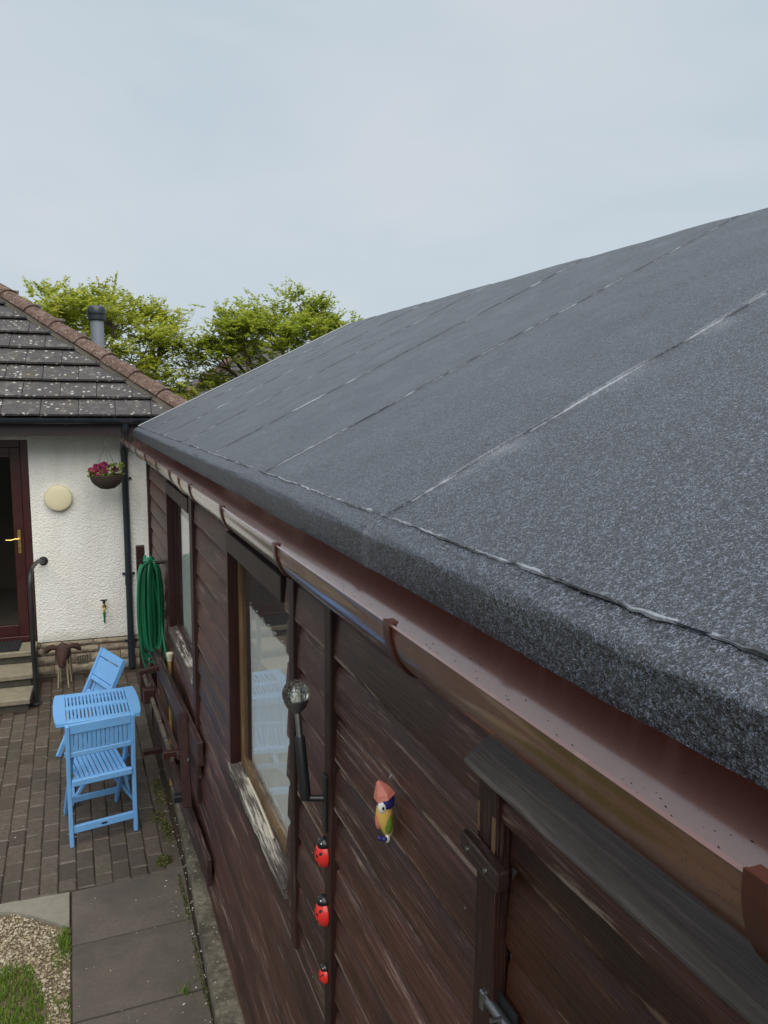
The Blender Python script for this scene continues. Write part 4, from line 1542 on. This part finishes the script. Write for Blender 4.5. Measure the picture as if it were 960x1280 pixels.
# =================================================================== FURNITURE
BLUE = 'blue_paint'
def make_chair(loc, rz, lean, label):
    t = thing('folding_chair', loc, label, 'chair', rz=rz, local=True)
    zt = .815
    def bend(z):                     # backward set of the rear upright
        return -lean * max(0, (z - .42)) / (zt - .42)
    for s in (-1, 1):
        x = .198 * s
        b = MB()
        b.bar((x, 0, 0), (x, 0, .43), .024, .040, (0, 1, 0), .004)
        b.bar((x, 0, .42), (x, bend(zt), zt), .024, .040, (0, 1, 0), .004)
        b.build('leg', BLUE, t)
        b = MB()
        xx = .168 * s
        b.bar((xx, .018, .615), (xx, .45, 0), .022, .036, (0, 1, 0), .004)
        b.build('leg', BLUE, t)
        MB().tube([(x * 1.06, .11 if 0 else .02, .605), (x * .8, .02, .605)], .006, 8).build('pivot', 'steel', t, True)
        MB().box((.138 * s - .011, -.005, .405), (.138 * s + .011, .425, .437), ch=.003).build('seat_rail', BLUE, t)
    MB().box((-.184, -.03, .405), (.184, .005, .447), ch=.005).build('rear_rail', BLUE, t)
    MB().box((-.160, .405, .410), (.160, .437, .447), ch=.005).build('front_rail', BLUE, t)
    sm = MB().box((-.0115, .007, .437), (.0115, .403, .450), ch=.002).mesh('seat_slat', BLUE)
    for k in range(11):
        link('seat_slat', sm, t, Matrix.Translation((-.145 + k * .029, 0, 0)))
    # back
    def bz(z): return bend(z)
    MB().bar((-.186, bz(.785), .785), (.186, bz(.785), .785), .022, .062, (0, -.2 * lean, 1), .004).build('top_rail', BLUE, t)
    MB().bar((-.186, bz(.615), .615), (.186, bz(.615), .615), .020, .034, (0, 0, 1), .004).build('bottom_rail', BLUE, t)
    d = Vector((0, bz(.756) - bz(.63), .126))
    bs_ = MB().bar((0, 0, 0), d, .0225, .011, (0, 1, 0), .002).mesh('back_slat', BLUE)
    for k in range(14):
        link('back_slat', bs_, t, Matrix.Translation((-.1755 + k * .027, bz(.63), .63)))
    MB().box((-.186, -.012, .088), (.186, .012, .135), ch=.003).build('stretcher', BLUE, t)
    o = MB()
    o.lathe([(.020, 0), (.020, .002)], (0, -.0125, .112), 20, Matrix.Rotation(math.pi / 2, 4, 'X'), .32)
    o.build('badge', 'black_plastic', t)
    yy = .45 * (1 - .13 / .615) + .018 * .13 / .615
    MB().box((-.157, yy - .01, .11), (.157, yy + .01, .15), ch=.003).build('stretcher', BLUE, t)
    return t
make_chair((.09, 5.005, .003), R(9), .03, 'blue slatted folding chair with its back to the concrete slab path')

def make_tipped_chair(loc, rz, label):
    t = thing('folding_chair', loc, label, 'chair', rz=rz, local=True)
    def pl(z): return .24 - .40 * z / .81
    ddir = Vector((0, -.40, .81)).normalized()
    for s in (-1, 1):
        MB().bar((.198 * s, pl(0), 0), (.198 * s, pl(.81), .81), .024, .040, (0, 1, 0), .004).build('leg', BLUE, t)
        MB().bar((.168 * s, pl(.50) + .0, .50), (.168 * s, -.17, 0), .022, .036, (0, 1, 0), .004).build('leg', BLUE, t)
    upv = ddir
    for (z, h, nm) in ((.78, .062, 'top_rail'), (.595, .036, 'bottom_rail')):
        MB().bar((-.186, pl(z), z), (.186, pl(z), z), .022, h, upv, .004).build(nm, BLUE, t)
    d = ddir * .145
    bs_ = MB().bar((0, 0, 0), d, .0245, .011, (0, 1, 0), .002).mesh('back_slat', BLUE)
    for k in range(14):
        link('back_slat', bs_, t, Matrix.Translation((-.1755 + k * .027, pl(.615), .615)))
    # seat swung up flat behind the back
    sv = Vector((0, -.81, -.40)).normalized() * .032
    q0 = Vector((0, pl(.40), .40)) + sv
    for x in (-.15, .15):
        MB().bar(q0 + Vector((x, 0, 0)), q0 + Vector((x, 0, 0)) + ddir * .38, .022, .03, (0, 1, 0), .003).build('seat_rail', BLUE, t)
    ss = MB().bar((0, 0, 0), ddir * .36, .023, .012, (0, 1, 0), .002).mesh('seat_slat', BLUE)
    for k in range(9):
        link('seat_slat', ss, t, Matrix.Translation(Vector((-.116 + k * .029, 0, 0)) + q0 + ddir * .01))
    MB().box((-.186, pl(.11) - .011, .088), (.186, pl(.11) + .011, .132), ch=.003).build('stretcher', BLUE, t)
    MB().box((-.157, -.145, .09), (.157, -.125, .13), ch=.003).build('stretcher', BLUE, t)
    return t
make_tipped_chair((.09, 6.264, .003), R(110.5), 'blue folding chair with its seat swung up between the table and stone base')

tb_ = thing('folding_table', (.085, 5.615, .003), 'small pale blue slatted folding table between two blue chairs', 'table', rz=R(1.5), local=True)
ZT = .678
hw, hdp = .285, .275
def curve_end(s, x_in):
    poly = []
    for k in range(13):
        t_ = -1 + 2 * k / 12
        yy = t_ * hdp
        xx = hw - .014 * t_ * t_ - (.004 if abs(t_) > .95 else 0)
        poly.append((s * xx, yy))
    poly += [(s * x_in, hdp), (s * x_in, -hdp)]
    return poly
MB().prism(curve_end(1, .205), ZT - .024, ZT, 'z').build('end_board', BLUE, tb_)
MB().prism(curve_end(-1, .205), ZT - .024, ZT, 'z').build('end_board', BLUE, tb_)
for (a, c_) in ((-hdp, -hdp + .055), (-.028, .028), (hdp - .055, hdp)):
    MB().box((-.2045, a, ZT - .0235), (.2045, c_, ZT - .0005), ch=.002).build('rail', BLUE, tb_)
sl = MB().box((-.0075, 0, -.019), (.0075, .190, -.001), ch=.0015).mesh('slat', BLUE)
for row in (-hdp + .056, .029):
    for k in range(17):
        link('slat', sl, tb_, Matrix.Translation((-.192 + k * .024, row, ZT)))
MB().box((-.24, -.20, ZT - .062), (.24, -.178, ZT - .025)).build('apron', BLUE, tb_)
MB().box((-.24, .178, ZT - .062), (.24, .20, ZT - .025)).build('apron', BLUE, tb_)
for s in (-1, 1):
    y = .165 * s
    MB().bar((-.20, y, ZT - .03), (.215, y, 0.0), .022, .042, (0, 1, 0), .003).build('leg', BLUE, tb_)
    MB().bar((.20, y * .82, ZT - .03), (-.215, y * .82, 0.0), .022, .042, (0, 1, 0), .003).build('leg', BLUE, tb_)
MB().tube([(0.005, -.17, .345), (0.005, .17, .345)], .010, 8).build('pivot_rod', BLUE, tb_, True)
MB().bar((.18, -.17, .06), (.18, .17, .06), .02, .035).build('stretcher', BLUE, tb_)
MB().bar((-.18, -.14, .06), (-.18, .14, .06), .02, .035).build('stretcher', BLUE, tb_)

# =================================================================== THINGS ON THE SHED WALL
# timber rack
rk = thing('timber_rack', (.54, 5.0, .4), 'dark brown plank rack with projecting arms fixed along the shed wall', 'rack')
MB().bar((.497, 6.20, .935), (.570, 4.00, .935), .034, .135, ch=.004).build('plank', 'rack_wood', rk)
MB().bar((.535, 6.10, .80), (.575, 4.10, .80), .026, .10, ch=.003).build('plank', 'rack_wood', rk)
MB().bar((.470, 6.10, .745), (.505, 4.42, .745), .020, .034, ch=.002).build('slat', 'rack_wood', rk)
MB().bar((.440, 6.05, .720), (.470, 4.45, .720), .022, .030, ch=.002).build('slat', 'grey_peg', rk)
MB().bar((.505, 6.05, .36), (.575, 3.82, .36), .028, .155, ch=.004).build('plank', 'rack_wood', rk)
MB().bar((.520, 4.34, 1.045), (.518, 4.20, .545), .042, .050, (1, 0, 0), .004).build('post', 'rack_red', rk)
MB().bar((.510, 5.98, 1.00), (.510, 5.98, .32), .042, .046, (1, 0, 0), .004).build('post', 'rack_red', rk)
MB().bar((.372, 5.50, .915), (.552, 5.50, .945), .045, .034, ch=.003).build('arm', 'rack_red', rk)
MB().bar((.380, 5.50, .318), (.560, 5.50, .325), .040, .034, ch=.003).build('arm', 'rack_red', rk)
MB().box((.395, 5.47, .69), (.470, 5.54, .79), ch=.004).build('arm_block', 'rack_red', rk)
MB().box((.420, 4.46, .722), (.512, 4.50, .765), ch=.003).build('arm', 'rack_red', rk)
MB().box((.455, 4.28, .535), (.520, 4.33, .575), ch=.003).build('arm', 'black_plastic', rk)
MB().tube([(.536, 4.17, .84), (.522, 4.165, .842)], .011, 10).build('bolt_head', 'steel', rk, True)
for (yy, zz) in ((4.2, .80), (5.2, .80), (6.0, .80), (4.2, .36), (5.2, .36), (5.95, .36)):
    MB().box((.575 if zz > .5 else .560, yy - .02, zz - .02), (.608, yy + .02, zz + .02)).build('wall_spacer', 'post_stain', rk)
# pole with cream end
po = thing('wooden_pole', (.582, 5.43, .09), 'amber wooden pole with a cream capped end behind the dark rack', 'pole')
MB().tube([(.560, 5.40, .092), (.577, 5.43, 1.02)], .013, 12).build('shaft', 'amber_wood', po, True)
MB().lathe([(.017, 0), (.019, .025), (.024, .035), (.025, .055), (.018, .060)], (.577, 5.43, 1.0), 16).build('cap', 'cream_end', po, True)
# hose
hs = thing('garden_hose', (.50, 5.84, .80), 'green garden hose hanging in long loops beside the far shed window', 'hose')
pts = []
nl = 19
HY = 5.84
for k in range(nl):
    cy = HY + random.uniform(-.05, .05)
    top = 1.665 + random.uniform(-.03, .012)
    bot = .92 + random.uniform(-.07, .12) - (.10 if k in (3, 11) else 0)
    ins_ = .10 * ((k * 7) % nl) / nl
    cxl, cxr = .392 + ins_, .590 - .085 * ((k * 11 + 3) % nl) / nl
    tw = random.uniform(-.015, .015)
    for q in range(26):
        a = 2 * math.pi * q / 26
        zz = (top + bot) / 2 + (top - bot) / 2 * math.cos(a)
        wfac = (.88 + .12 * (1 - math.cos(a)) / 2) * math.copysign(abs(math.sin(a)) ** .42, math.sin(a))
        xm = .50 + tw * math.cos(a)
        x = xm + wfac * (cxr - xm if wfac > 0 else xm - cxl)
        y = cy + .036 * math.sin(a * .5 + k) + (k - nl / 2) * .008
        pts.append((min(x, .588), y, zz))
# smooth
sm_ = [Vector(p) for p in pts]
for _ in range(3):
    sm_ = [sm_[0]] + [(sm_[i - 1] + sm_[i] * 2 + sm_[i + 1]) / 4 for i in range(1, len(sm_) - 1)] + [sm_[-1]]
half_n = len(sm_) // 2
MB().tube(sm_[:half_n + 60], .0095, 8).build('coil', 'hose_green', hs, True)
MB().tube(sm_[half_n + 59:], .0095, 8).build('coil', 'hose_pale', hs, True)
MB().tube([sm_[0], (.55, 5.78, 1.30), (.568, 5.70, 1.05), (.580, 5.60, .93), (.586, 5.52, .80), (.586, 5.40, .60)], .009, 8).build('tail', 'hose_green', hs, True)
MB().tube([(.612, HY, 1.625), (.52, HY, 1.625), (.44, HY, 1.63), (.43, HY, 1.655)], .012, 8).build('hook', 'black_metal', hs, True)

# solar lamp
sl_ = thing('solar_lamp', (.53, 1.86, 1.73), 'black solar torch lamp with crackle glass globe on the timber batten', 'lamp')
p0, p1 = Vector((.534, 1.862, 1.768)), Vector((.5225, 1.905, 2.030))
def al(t_): return p0.lerp(p1, t_)
MB().tube([al(-.02), al(0.02), al(.60), al(.615)], [.014, .0155, .0135, .012], 16).build('handle', 'black_plastic', sl_, True)
MB().tube([al(.60), al(.86)], .0088, 16).build('neck', 'steel', sl_, True)
ax = (p1 - p0).normalized()
Mq = ax.to_track_quat('Z', 'Y').to_matrix().to_4x4()
MB().lathe([(.010, 0), (.016, .006), (.026, .016), (.0325, .030), (.0335, .034), (.030, .034)], al(.845), 24, Mq).build('cup', 'dull_zinc', sl_, True)
cb = al(.845) + ax * .052
MB().ell(cb, (.0365, .0365, .0365), 32, 20).build('globe', 'crackle_glass', sl_, True)
MB().lathe([(.008, 0), (.010, .012), (.006, .03), (.002, .034)], cb - ax * .024, 14, Mq).build('bulb', 'gloss_white', sl_, True)
MB().tube([p0 + Vector((0, 0, -.002)), (.582, 1.842, 1.766)], .0085, 12).build('arm', 'black_plastic', sl_, True)
MB().box((.5765, 1.822, 1.678), (.5845, 1.852, 1.835), ch=.002).build('wall_plate', 'black_plastic', sl_)

# ladybirds
def ladybird(y, z, s, label, tilt_):
    t = thing('ladybird', (.583, y, z - .04 * s), label, 'ornament', 'ladybird ornaments down the batten')
    Mr = Matrix.Rotation(R(tilt_), 3, 'X')
    c = Vector((.583, y, z))
    def dome(cc, r, cut=0):
        b = MB()
        vs, fs = [], []
        n, m = 24, 8
        for i in range(m + 1):
            th = math.pi / 2 * i / m
            for k in range(n):
                a = 2 * math.pi * k / n
                vs.append(cc + Mr @ Vector((-r[0] * math.sin(th), r[1] * math.cos(th) * math.cos(a), r[2] * math.cos(th) * math.sin(a))))
        for i in range(m):
            for k in range(n):
                fs.append((i * n + k, i * n + (k + 1) % n, (i + 1) * n + (k + 1) % n, (i + 1) * n + k))
        fs.append(tuple(range(n)))
        return b.add(vs, fs)
    r = (.027 * s, .030 * s, .035 * s)
    sh = dome(c, r).build('shell', 'ladybird_red', t, True)
    hc = c + Mr @ Vector((0, 0, .030 * s))
    dome(hc, (.021 * s, .0185 * s, .018 * s)).build('head', 'gloss_black', t, True)
    def surf(yy, zz, rr, m, lift_=.0006, n=12):
        vs = []
        ctr = None
        for k in range(n + 1):
            a = 2 * math.pi * k / n
            y_, z_ = (yy, zz) if k == n else (yy + rr * math.cos(a), zz + rr * math.sin(a) * 1.15)
            q = max(0, 1 - (y_ / r[1]) ** 2 - (z_ / r[2]) ** 2)
            vs.append(c + Mr @ Vector((-r[0] * math.sqrt(q) - lift_, y_, z_)))
        return MB().add(vs, [(k, (k + 1) % n, n) for k in range(n)]).build('spot', m, t, True)
    for (yy, zz) in ((.010, .012), (-.011, .006), (.013, -.008), (-.009, -.014), (.003, -.024), (-.018, .016)):
        surf(yy * s, zz * s, .0036 * s, 'gloss_black')
    # wing-case line
    MB().tube([c + Mr @ Vector((-r[0] * math.sqrt(max(0, 1 - (zz / r[2]) ** 2)) - .0002, 0, zz)) for zz in np.linspace(-r[2] * .97, r[2] * .6, 10)], .0006 * s, 5).build('seam', 'gloss_black', t)
    for sy in (-1, 1):
        MB().ell(hc + Mr @ Vector((-.013 * s, sy * .008 * s, .006 * s)), (.003 * s, .0042 * s, .005 * s), 10, 6).build('cheek', 'gloss_white', t, True)
ladybird(1.846, 1.606, 1.06, 'red ladybird ornament just below the black solar lamp', 6)
ladybird(1.846, 1.436, 1.06, 'middle red ladybird ornament of three down the timber batten', -3)
ladybird(1.843, 1.252, .70, 'smallest red ladybird ornament at the foot of the three', 2)

# toucan
tc = thing('toucan_ornament', (.59, 1.40, 1.90), 'painted ceramic toucan ornament with salmon beak hung on the boards', 'ornament')
TX, TY = .572, 1.402
def tring(rows_, nm, mt, n=20):
    vs = []
    for (dx, dy, z, rx, ry) in rows_:
        for k in range(n):
            a = 2 * math.pi * k / n
            vs.append((TX + dx + rx * math.cos(a), TY + dy + ry * math.sin(a), z))
    m = len(rows_)
    fs = [(i * n + k, i * n + (k + 1) % n, (i + 1) * n + (k + 1) % n, (i + 1) * n + k) for i in range(m - 1) for k in range(n)] + [tuple(range(n - 1, -1, -1)), tuple((m - 1) * n + k for k in range(n))]
    return MB().add(vs, fs).build(nm, mt, tc, True)
tring([(.010, 0, 1.902, .004, .005), (.009, 0, 1.908, .009, .010), (.006, 0, 1.922, .014, .015), (.002, 0, 1.940, .0175, .019), (0, 0, 1.955, .018, .020), (0, 0, 1.966, .017, .019), (.001, 0, 1.974, .0165, .0185)], 'body', 'toucan_body')
tring([(.001, 0, 1.970, .0150, .0170), (.002, 0, 1.976, .0185, .0205), (.003, 0, 1.986, .0190, .0205), (.003, 0, 1.994, .0165, .0180), (.001, 0, 1.999, .012, .013)], 'head', 'toucan_navy')
bk = MB()
n = 6
vs = []
for (dx, dy, z, rx, ry) in ((.000, 0, 1.9945, .0225, .0220), (-.001, .001, 2.003, .0205, .0190), (-.004, .002, 2.013, .0155, .0125), (-.0095, .003, 2.023, .0082, .0060), (-.0125, .003, 2.028, .0030, .0022)):
    for k in range(n):
        a = 2 * math.pi * (k + .5) / n
        vs.append((TX + dx + rx * math.cos(a), TY + dy + ry * math.sin(a), z + .35 * rx * math.cos(a) * (1 if z < 2.0 else .5)))
fs = [(i * n + k, i * n + (k + 1) % n, (i + 1) * n + (k + 1) % n, (i + 1) * n + k) for i in range(4) for k in range(n)] + [tuple(range(n - 1, -1, -1)), tuple(4 * n + k for k in range(n))]
bk.add(vs, fs).build('beak', 'toucan_beak', tc)
def on(ang, z, r=.019):
    return Vector((TX + math.cos(R(ang)) * r, TY + math.sin(R(ang)) * r * 1.08, z))
MB().ell(on(228, 1.9760, .0115), (.0105, .0105, .0150), 14, 10).build('face_patch', 'gloss_white', tc, True)
MB().ell(on(240, 1.9785, .0222), (.0024, .0024, .0036), 10, 8).build('eye', 'gloss_black', tc, True)
MB().ell(on(292, 1.941, .0120), (.0095, .0095, .0265), 14, 10).build('wing', 'toucan_green', tc, True)
MB().ell(on(172, 1.943, .0115), (.008, .0085, .0225), 14, 10).build('wing', 'toucan_beak', tc, True)
for a in (205, 250):
    MB().ell(on(a, 1.9055, .0125), (.0065, .0065, .0055), 10, 6).build('foot', 'toucan_navy', tc, True)
MB().ell(on(300, 1.902, .0085), (.006, .006, .009), 10, 6).build('tail', 'gloss_white', tc, True)
hk = thing('wall_hook', (.598, 1.385, 2.03), 'small steel cup hook screwed in the boards above the toucan', 'hook')
MB().tube([(.612, 1.392, 2.026), (.592, 1.392, 2.026), (.584, 1.392, 2.030), (.580, 1.392, 2.038), (.584, 1.392, 2.044)], .0020, 8).build('shank', 'steel', hk, True)
MB().lathe([(.0055, 0), (.0045, .003)], (.602, 1.392, 2.026), 10, Matrix.Rotation(-math.pi / 2, 4, 'Y')).build('collar', 'steel', hk, True)

# =================================================================== GROUND DETAIL
# gravel bed
gsheet = MB()
gpoly = [(-.118, 2.2), (-.118, 4.16), (-.20, 4.24), (-.30, 4.33), (-.40, 4.41), (-.49, 4.45), (-1.3, 4.47), (-1.3, 2.2)]
gsheet.prism(gpoly, -.055, -.016, 'z')
structure(gsheet.build('gravel_bed', 'gravel_dirt'))
gm = MB()
ico_v, ico_f = [], []
bm = bmesh.new(); bmesh.ops.create_icosphere(bm, subdivisions=1, radius=1); bm.verts.index_update()
ico_v = [v.co.copy() for v in bm.verts]; ico_f = [[v.index for v in f.verts] for f in bm.faces]; bm.free()
def lawn_edge(x):
    return 3.93 + .05 * fn(x * 4, 2) - (.55 * max(0, (x + .30) / .16) if x > -.30 else 0)
cnt = 0
while cnt < 6500:
    x, y = random.uniform(-1.15, -.122), random.uniform(2.6, 4.44)
    if y > 4.14 + (-.12 - x) * .95 and x > -.42: continue
    if x <= -.42 and y > 4.40: continue
    if y < lawn_edge(x) - .03 and random.random() < (.985 if x < -.22 else .5): continue
    s = random.uniform(.003, .0075) * (1.6 if random.random() < .10 else 1)
    sq = Vector((random.uniform(.7, 1.3), random.uniform(.7, 1.3), random.uniform(.45, .8)))
    rot = Matrix.Rotation(random.uniform(0, 6.28), 3, 'Z') @ Matrix.Rotation(random.uniform(-.4, .4), 3, 'X')
    p = Vector((x, y, -.016 + s * .35 + random.uniform(0, .006)))
    gm.add([rot @ Vector((v.x * sq.x * s * random.uniform(.85, 1.1), v.y * sq.y * s, v.z * sq.z * s)) + p for v in ico_v], ico_f)
    cnt += 1
o = gm.build('gravel', 'gravel')
tag(o, 'pale buff gravel beside the slab path', 'gravel', kind='stuff')
# grass
gr = MB()
def blade(x, y, z, h, lean_=.4):
    a = random.uniform(0, 6.28)
    d = Vector((math.cos(a), math.sin(a), 0))
    w_ = Vector((-d.y, d.x, 0)) * random.uniform(.0012, .0026)
    p = Vector((x, y, z))
    k = random.uniform(.1, lean_)
    m_ = p + d * h * k * .35 + Vector((0, 0, h * .6))
    t_ = p + d * h * k + Vector((0, 0, h * .95))
    gr.add([p - w_, p + w_, m_ + w_ * .8, t_, m_ - w_ * .8], [(0, 1, 2, 3, 4)])
for _ in range(26000):
    x, y = random.uniform(-1.1, -.17), random.uniform(2.7, 3.97)
    if y > lawn_edge(x) + .01 or (x > -.235 and random.random() < .9): continue
    if fn(x * 14, y * 14, 3) < -.45 and random.random() < .8: continue
    blade(x, y, -.018, random.uniform(.018, .042) * (1 + .5 * fn(x * 8, y * 8)), .8)
for (cx_, cy_, n_, sd_) in ((-.145, 4.06, 170, .022), (-.135, 3.98, 110, .018), (-.17, 3.90, 60, .03), (-.14, 3.6, 60, .03), (.40, 3.46, 36, .018), (-.14, 4.12, 70, .015)):
    for _ in range(n_):
        x = random.gauss(cx_, sd_); y = random.gauss(cy_, sd_ * 1.6)
        if x > -.118 and cx_ < 0: continue
        blade(x, y, -.012 if cx_ < 0 else -.002, random.uniform(.02, .045), 1.0)
tag(gr.build('grass', 'grass'), 'short lawn grass and tufts beside the path', 'grass', kind='stuff')
# moss cushions and litter along the plinth
mo = MB()
for (cx_, cy_, rx, ry, n_, hz) in ((.425, 4.60, .05, .06, 900, .03), (.475, 4.95, .035, .16, 500, .012), (.48, 5.5, .04, .22, 500, .012), (.44, 5.15, .05, .1, 250, .008), (.485, 4.2, .012, .25, 260, .008), (.482, 3.6, .012, .3, 240, .008)):
    for _ in range(n_):
        a = random.uniform(0, 6.28); rr = math.sqrt(random.random())
        x, y = cx_ + rx * rr * math.cos(a), cy_ + ry * rr * math.sin(a)
        z = .0 + hz * (1 - rr * rr) * random.uniform(.5, 1.1)
        d1 = Vector((random.gauss(0, 1), random.gauss(0, 1), random.gauss(.8, .5))).normalized()
        d2 = d1.orthogonal().normalized()
        p = Vector((x, y, z)); L_ = random.uniform(.006, .014)
        mo.add([p - d1 * L_ * .4, p + d2 * L_ * .3, p + d1 * L_, p - d2 * L_ * .3], [(0, 1, 2, 3)])
tag(mo.build('moss', 'moss'), 'dark green moss cushions along the concrete plinth', 'moss', kind='stuff')
li = MB()
def bit(x, y, z, s):
    a = random.uniform(0, 6.28)
    d = Vector((math.cos(a), math.sin(a), random.uniform(-.1, .3))); e = Vector((-d.y, d.x, random.uniform(-.2, .3)))
    p = Vector((x, y, z + s * .3))
    n_ = d.cross(e).normalized() * s * .12
    q = [p - d * s, p + e * s * .55, p + d * s * .9, p - e * s * .5]
    li.add([v + n_ for v in q] + [v - n_ for v in q], [(0, 1, 2, 3), (7, 6, 5, 4), (0, 4, 5, 1), (1, 5, 6, 2), (2, 6, 7, 3), (3, 7, 4, 0)])
for _ in range(80):
    y = random.uniform(3.2, 5.9)
    bit(plinth_x(y) - abs(random.gauss(.03, .05)), y, .004, random.uniform(.002, .007))
for _ in range(40):
    y = random.uniform(3.0, 5.6)
    bit(random.uniform(plinth_x(y) + .01, .60), y, .092, random.uniform(.0015, .005))
for _ in range(22):
    bit(random.uniform(-.1, .45), random.uniform(3.1, 4.5), .004, random.uniform(.0015, .005))
for _ in range(30):
    bit(random.uniform(-.7, .4), random.uniform(4.5, 7.0), .005, random.uniform(.002, .006))
tag(li.build('litter', 'blossom'), 'scattered pale petals and grit on the paving', 'litter', kind='stuff')

# =================================================================== TREES AND NEIGHBOUR BEHIND
def tree(name, base, crown_c, crown_r, seed, mat, label, nclump=60):
    rnd = random.Random(seed)
    t = thing(name, base, label, 'tree', 'trees behind the bungalow')
    cc = Vector(crown_c)
    base = Vector(base)
    tb = MB()
    fork = Vector((base.x + rnd.uniform(-.2, .2), base.y, cc.z - crown_r[2] * .75))
    tb.tube([base, base.lerp(fork, .5) + Vector((rnd.uniform(-.1, .1), 0, 0)), fork], [.17, .13, .11], 10)
    clumps = []
    for k in range(nclump):
        while True:
            p = Vector((rnd.uniform(-1, 1), rnd.uniform(-1, 1), rnd.uniform(-1, 1)))
            l = p.length
            if .35 < l < 1.0: break
        p = p * (1.0 if l > .8 else .85 / l if rnd.random() < .5 else 1)
        out = .80 + .34 * fn(p.x * 2.1 + seed, p.y * 2.1, p.z * 2.1)
        q = cc + Vector((p.x * crown_r[0], p.y * crown_r[1], p.z * crown_r[2])) * out
        clumps.append(q)
    limbs = []
    for k in range(8):
        a = 2 * math.pi * k / 8 + rnd.uniform(-.3, .3)
        e = cc + Vector((math.cos(a) * crown_r[0] * .5, math.sin(a) * crown_r[1] * .5, rnd.uniform(-.1, .45) * crown_r[2]))
        m_ = fork.lerp(e, .5) + Vector((rnd.uniform(-.15, .15), 0, .1))
        tb.tube([fork, m_, e], [.07, .05, .028], 7)
        limbs += [m_, m_.lerp(e, .5), e]
    for q in clumps:
        l = min(limbs, key=lambda v: (v - q).length + (0 if v.z < q.z else .5))
        m_ = l.lerp(q, .55) + Vector((rnd.uniform(-.08, .08), rnd.uniform(-.08, .08), .06))
        tb.tube([l, m_, q], [.022, .013, .006], 5)
    tb.build('trunk', 'bark', t, True)
    V, F = [], []
    twigs = MB()
    for q in clumps:
        outd = (q - cc)
        outd = Vector((outd.x / crown_r[0], outd.y / crown_r[1], outd.z / crown_r[2] * .6 + .25))
        outd.normalize()
        nsp = rnd.randint(26, 40)
        cs = rnd.uniform(.26, .50)
        for s in range(nsp):
            off = Vector((rnd.gauss(0, cs * .55), rnd.gauss(0, cs * .55), rnd.gauss(0, cs * .28)))
            p = q + off
            d = (outd * .6 + Vector((rnd.gauss(0, .6), rnd.gauss(0, .6), rnd.gauss(.15, .38)))).normalized()
            L_ = rnd.uniform(.16, .34) * (1.5 if outd.z > .5 and rnd.random() < .3 else 1)
            sidev = d.cross(Vector((0, 0, 1)))
            if sidev.length < .1: sidev = Vector((1, 0, 0))
            sidev.normalize()
            npair = int(L_ / .030)
            for i in range(npair):
                tt = (i + .5) / npair
                c_ = p + d * L_ * tt + Vector((0, 0, -.10 * tt * tt * L_))
                for sg in (-1, 1):
                    ll = rnd.uniform(.065, .115) * (1 - .35 * tt)
                    ww = ll * .36
                    dd = (sidev * sg + d * .55 + Vector((rnd.gauss(0, .25), rnd.gauss(0, .25), rnd.gauss(-.12, .3)))).normalized()
                    e2 = dd.cross(Vector((rnd.gauss(0, .3), rnd.gauss(0, .3), 1))).normalized() * ww
                    n0 = len(V)
                    V += [c_, c_ + dd * ll * .5 + e2, c_ + dd * ll, c_ + dd * ll * .5 - e2]
                    F.append((n0, n0 + 1, n0 + 2, n0 + 3))
    me = bpy.data.meshes.new('crown')
    me.from_pydata([tuple(v) for v in V], [], F)
    me.materials.append(MATS[mat])
    link('crown', me, t)
    return len(F)
n1 = tree('deciduous_tree', (.9, 18.2, -.05), (.55, 18.0, 3.45), (2.55, 1.6, 2.0), 3, 'tree_leaf', 'bright green tree rising behind the grey flue of the bungalow', 145)
n2 = tree('deciduous_tree', (4.9, 18.6, -.05), (4.75, 18.3, 3.50), (2.6, 1.6, 2.05), 11, 'tree_leaf_deep', 'bright green tree rising behind the end of the black felt roof', 145)
print('leaves', n1, n2)

nh = thing('neighbour_house', (6.3, 28, 0), 'distant bungalow with grey hipped roof half hidden by the trees', 'house')
x0, x1, y0, y1 = 2.2, 11.0, 24.2, 33.0
MB().box((x0, y0, -.05), (x1, y1, 1.78)).build('wall', 'roughcast', nh)
e = .4; zz = 1.80; hh = 4.4 * .72
b = MB()
vs = [(x0 - e, y0 - e, zz), (x1 + e, y0 - e, zz), (x1 + e, y1 + e, zz), (x0 - e, y1 + e, zz), ((x0 + x1) / 2 - .3, (y0 + y1) / 2, zz + hh), ((x0 + x1) / 2 + .3, (y0 + y1) / 2, zz + hh)]
b.add(vs, [(0, 1, 5, 4), (1, 2, 5), (2, 3, 4, 5), (3, 0, 4), (3, 2, 1, 0)])
nr = b.build('roof', 'roof_tile', nh)
sl_n = hh / ((y1 - y0) / 2 + e)
for r in range(14):
    d = r * .26
    b = MB()
    b.bar((x0 - e + d, y0 - e + d - .02, zz + d * sl_n + .035), (x1 + e - d, y0 - e + d - .02, zz + d * sl_n + .035), .03, .05)
    b.build('tile_course', 'roof_tile', nr)
    b = MB()
    b.bar((x0 - e + d - .02, y0 - e + d, zz + d * sl_n + .035), (x0 - e + d - .02, y1 + e - d, zz + d * sl_n + .035), .03, .05)
    b.build('tile_course', 'roof_tile', nr)
MB().tube([Vector(vs[0]) + Vector((0, 0, .05)), Vector(vs[4]) + Vector((0, 0, .05))], .12, 10).build('hip_ridge', 'hip_tile', nr, True)
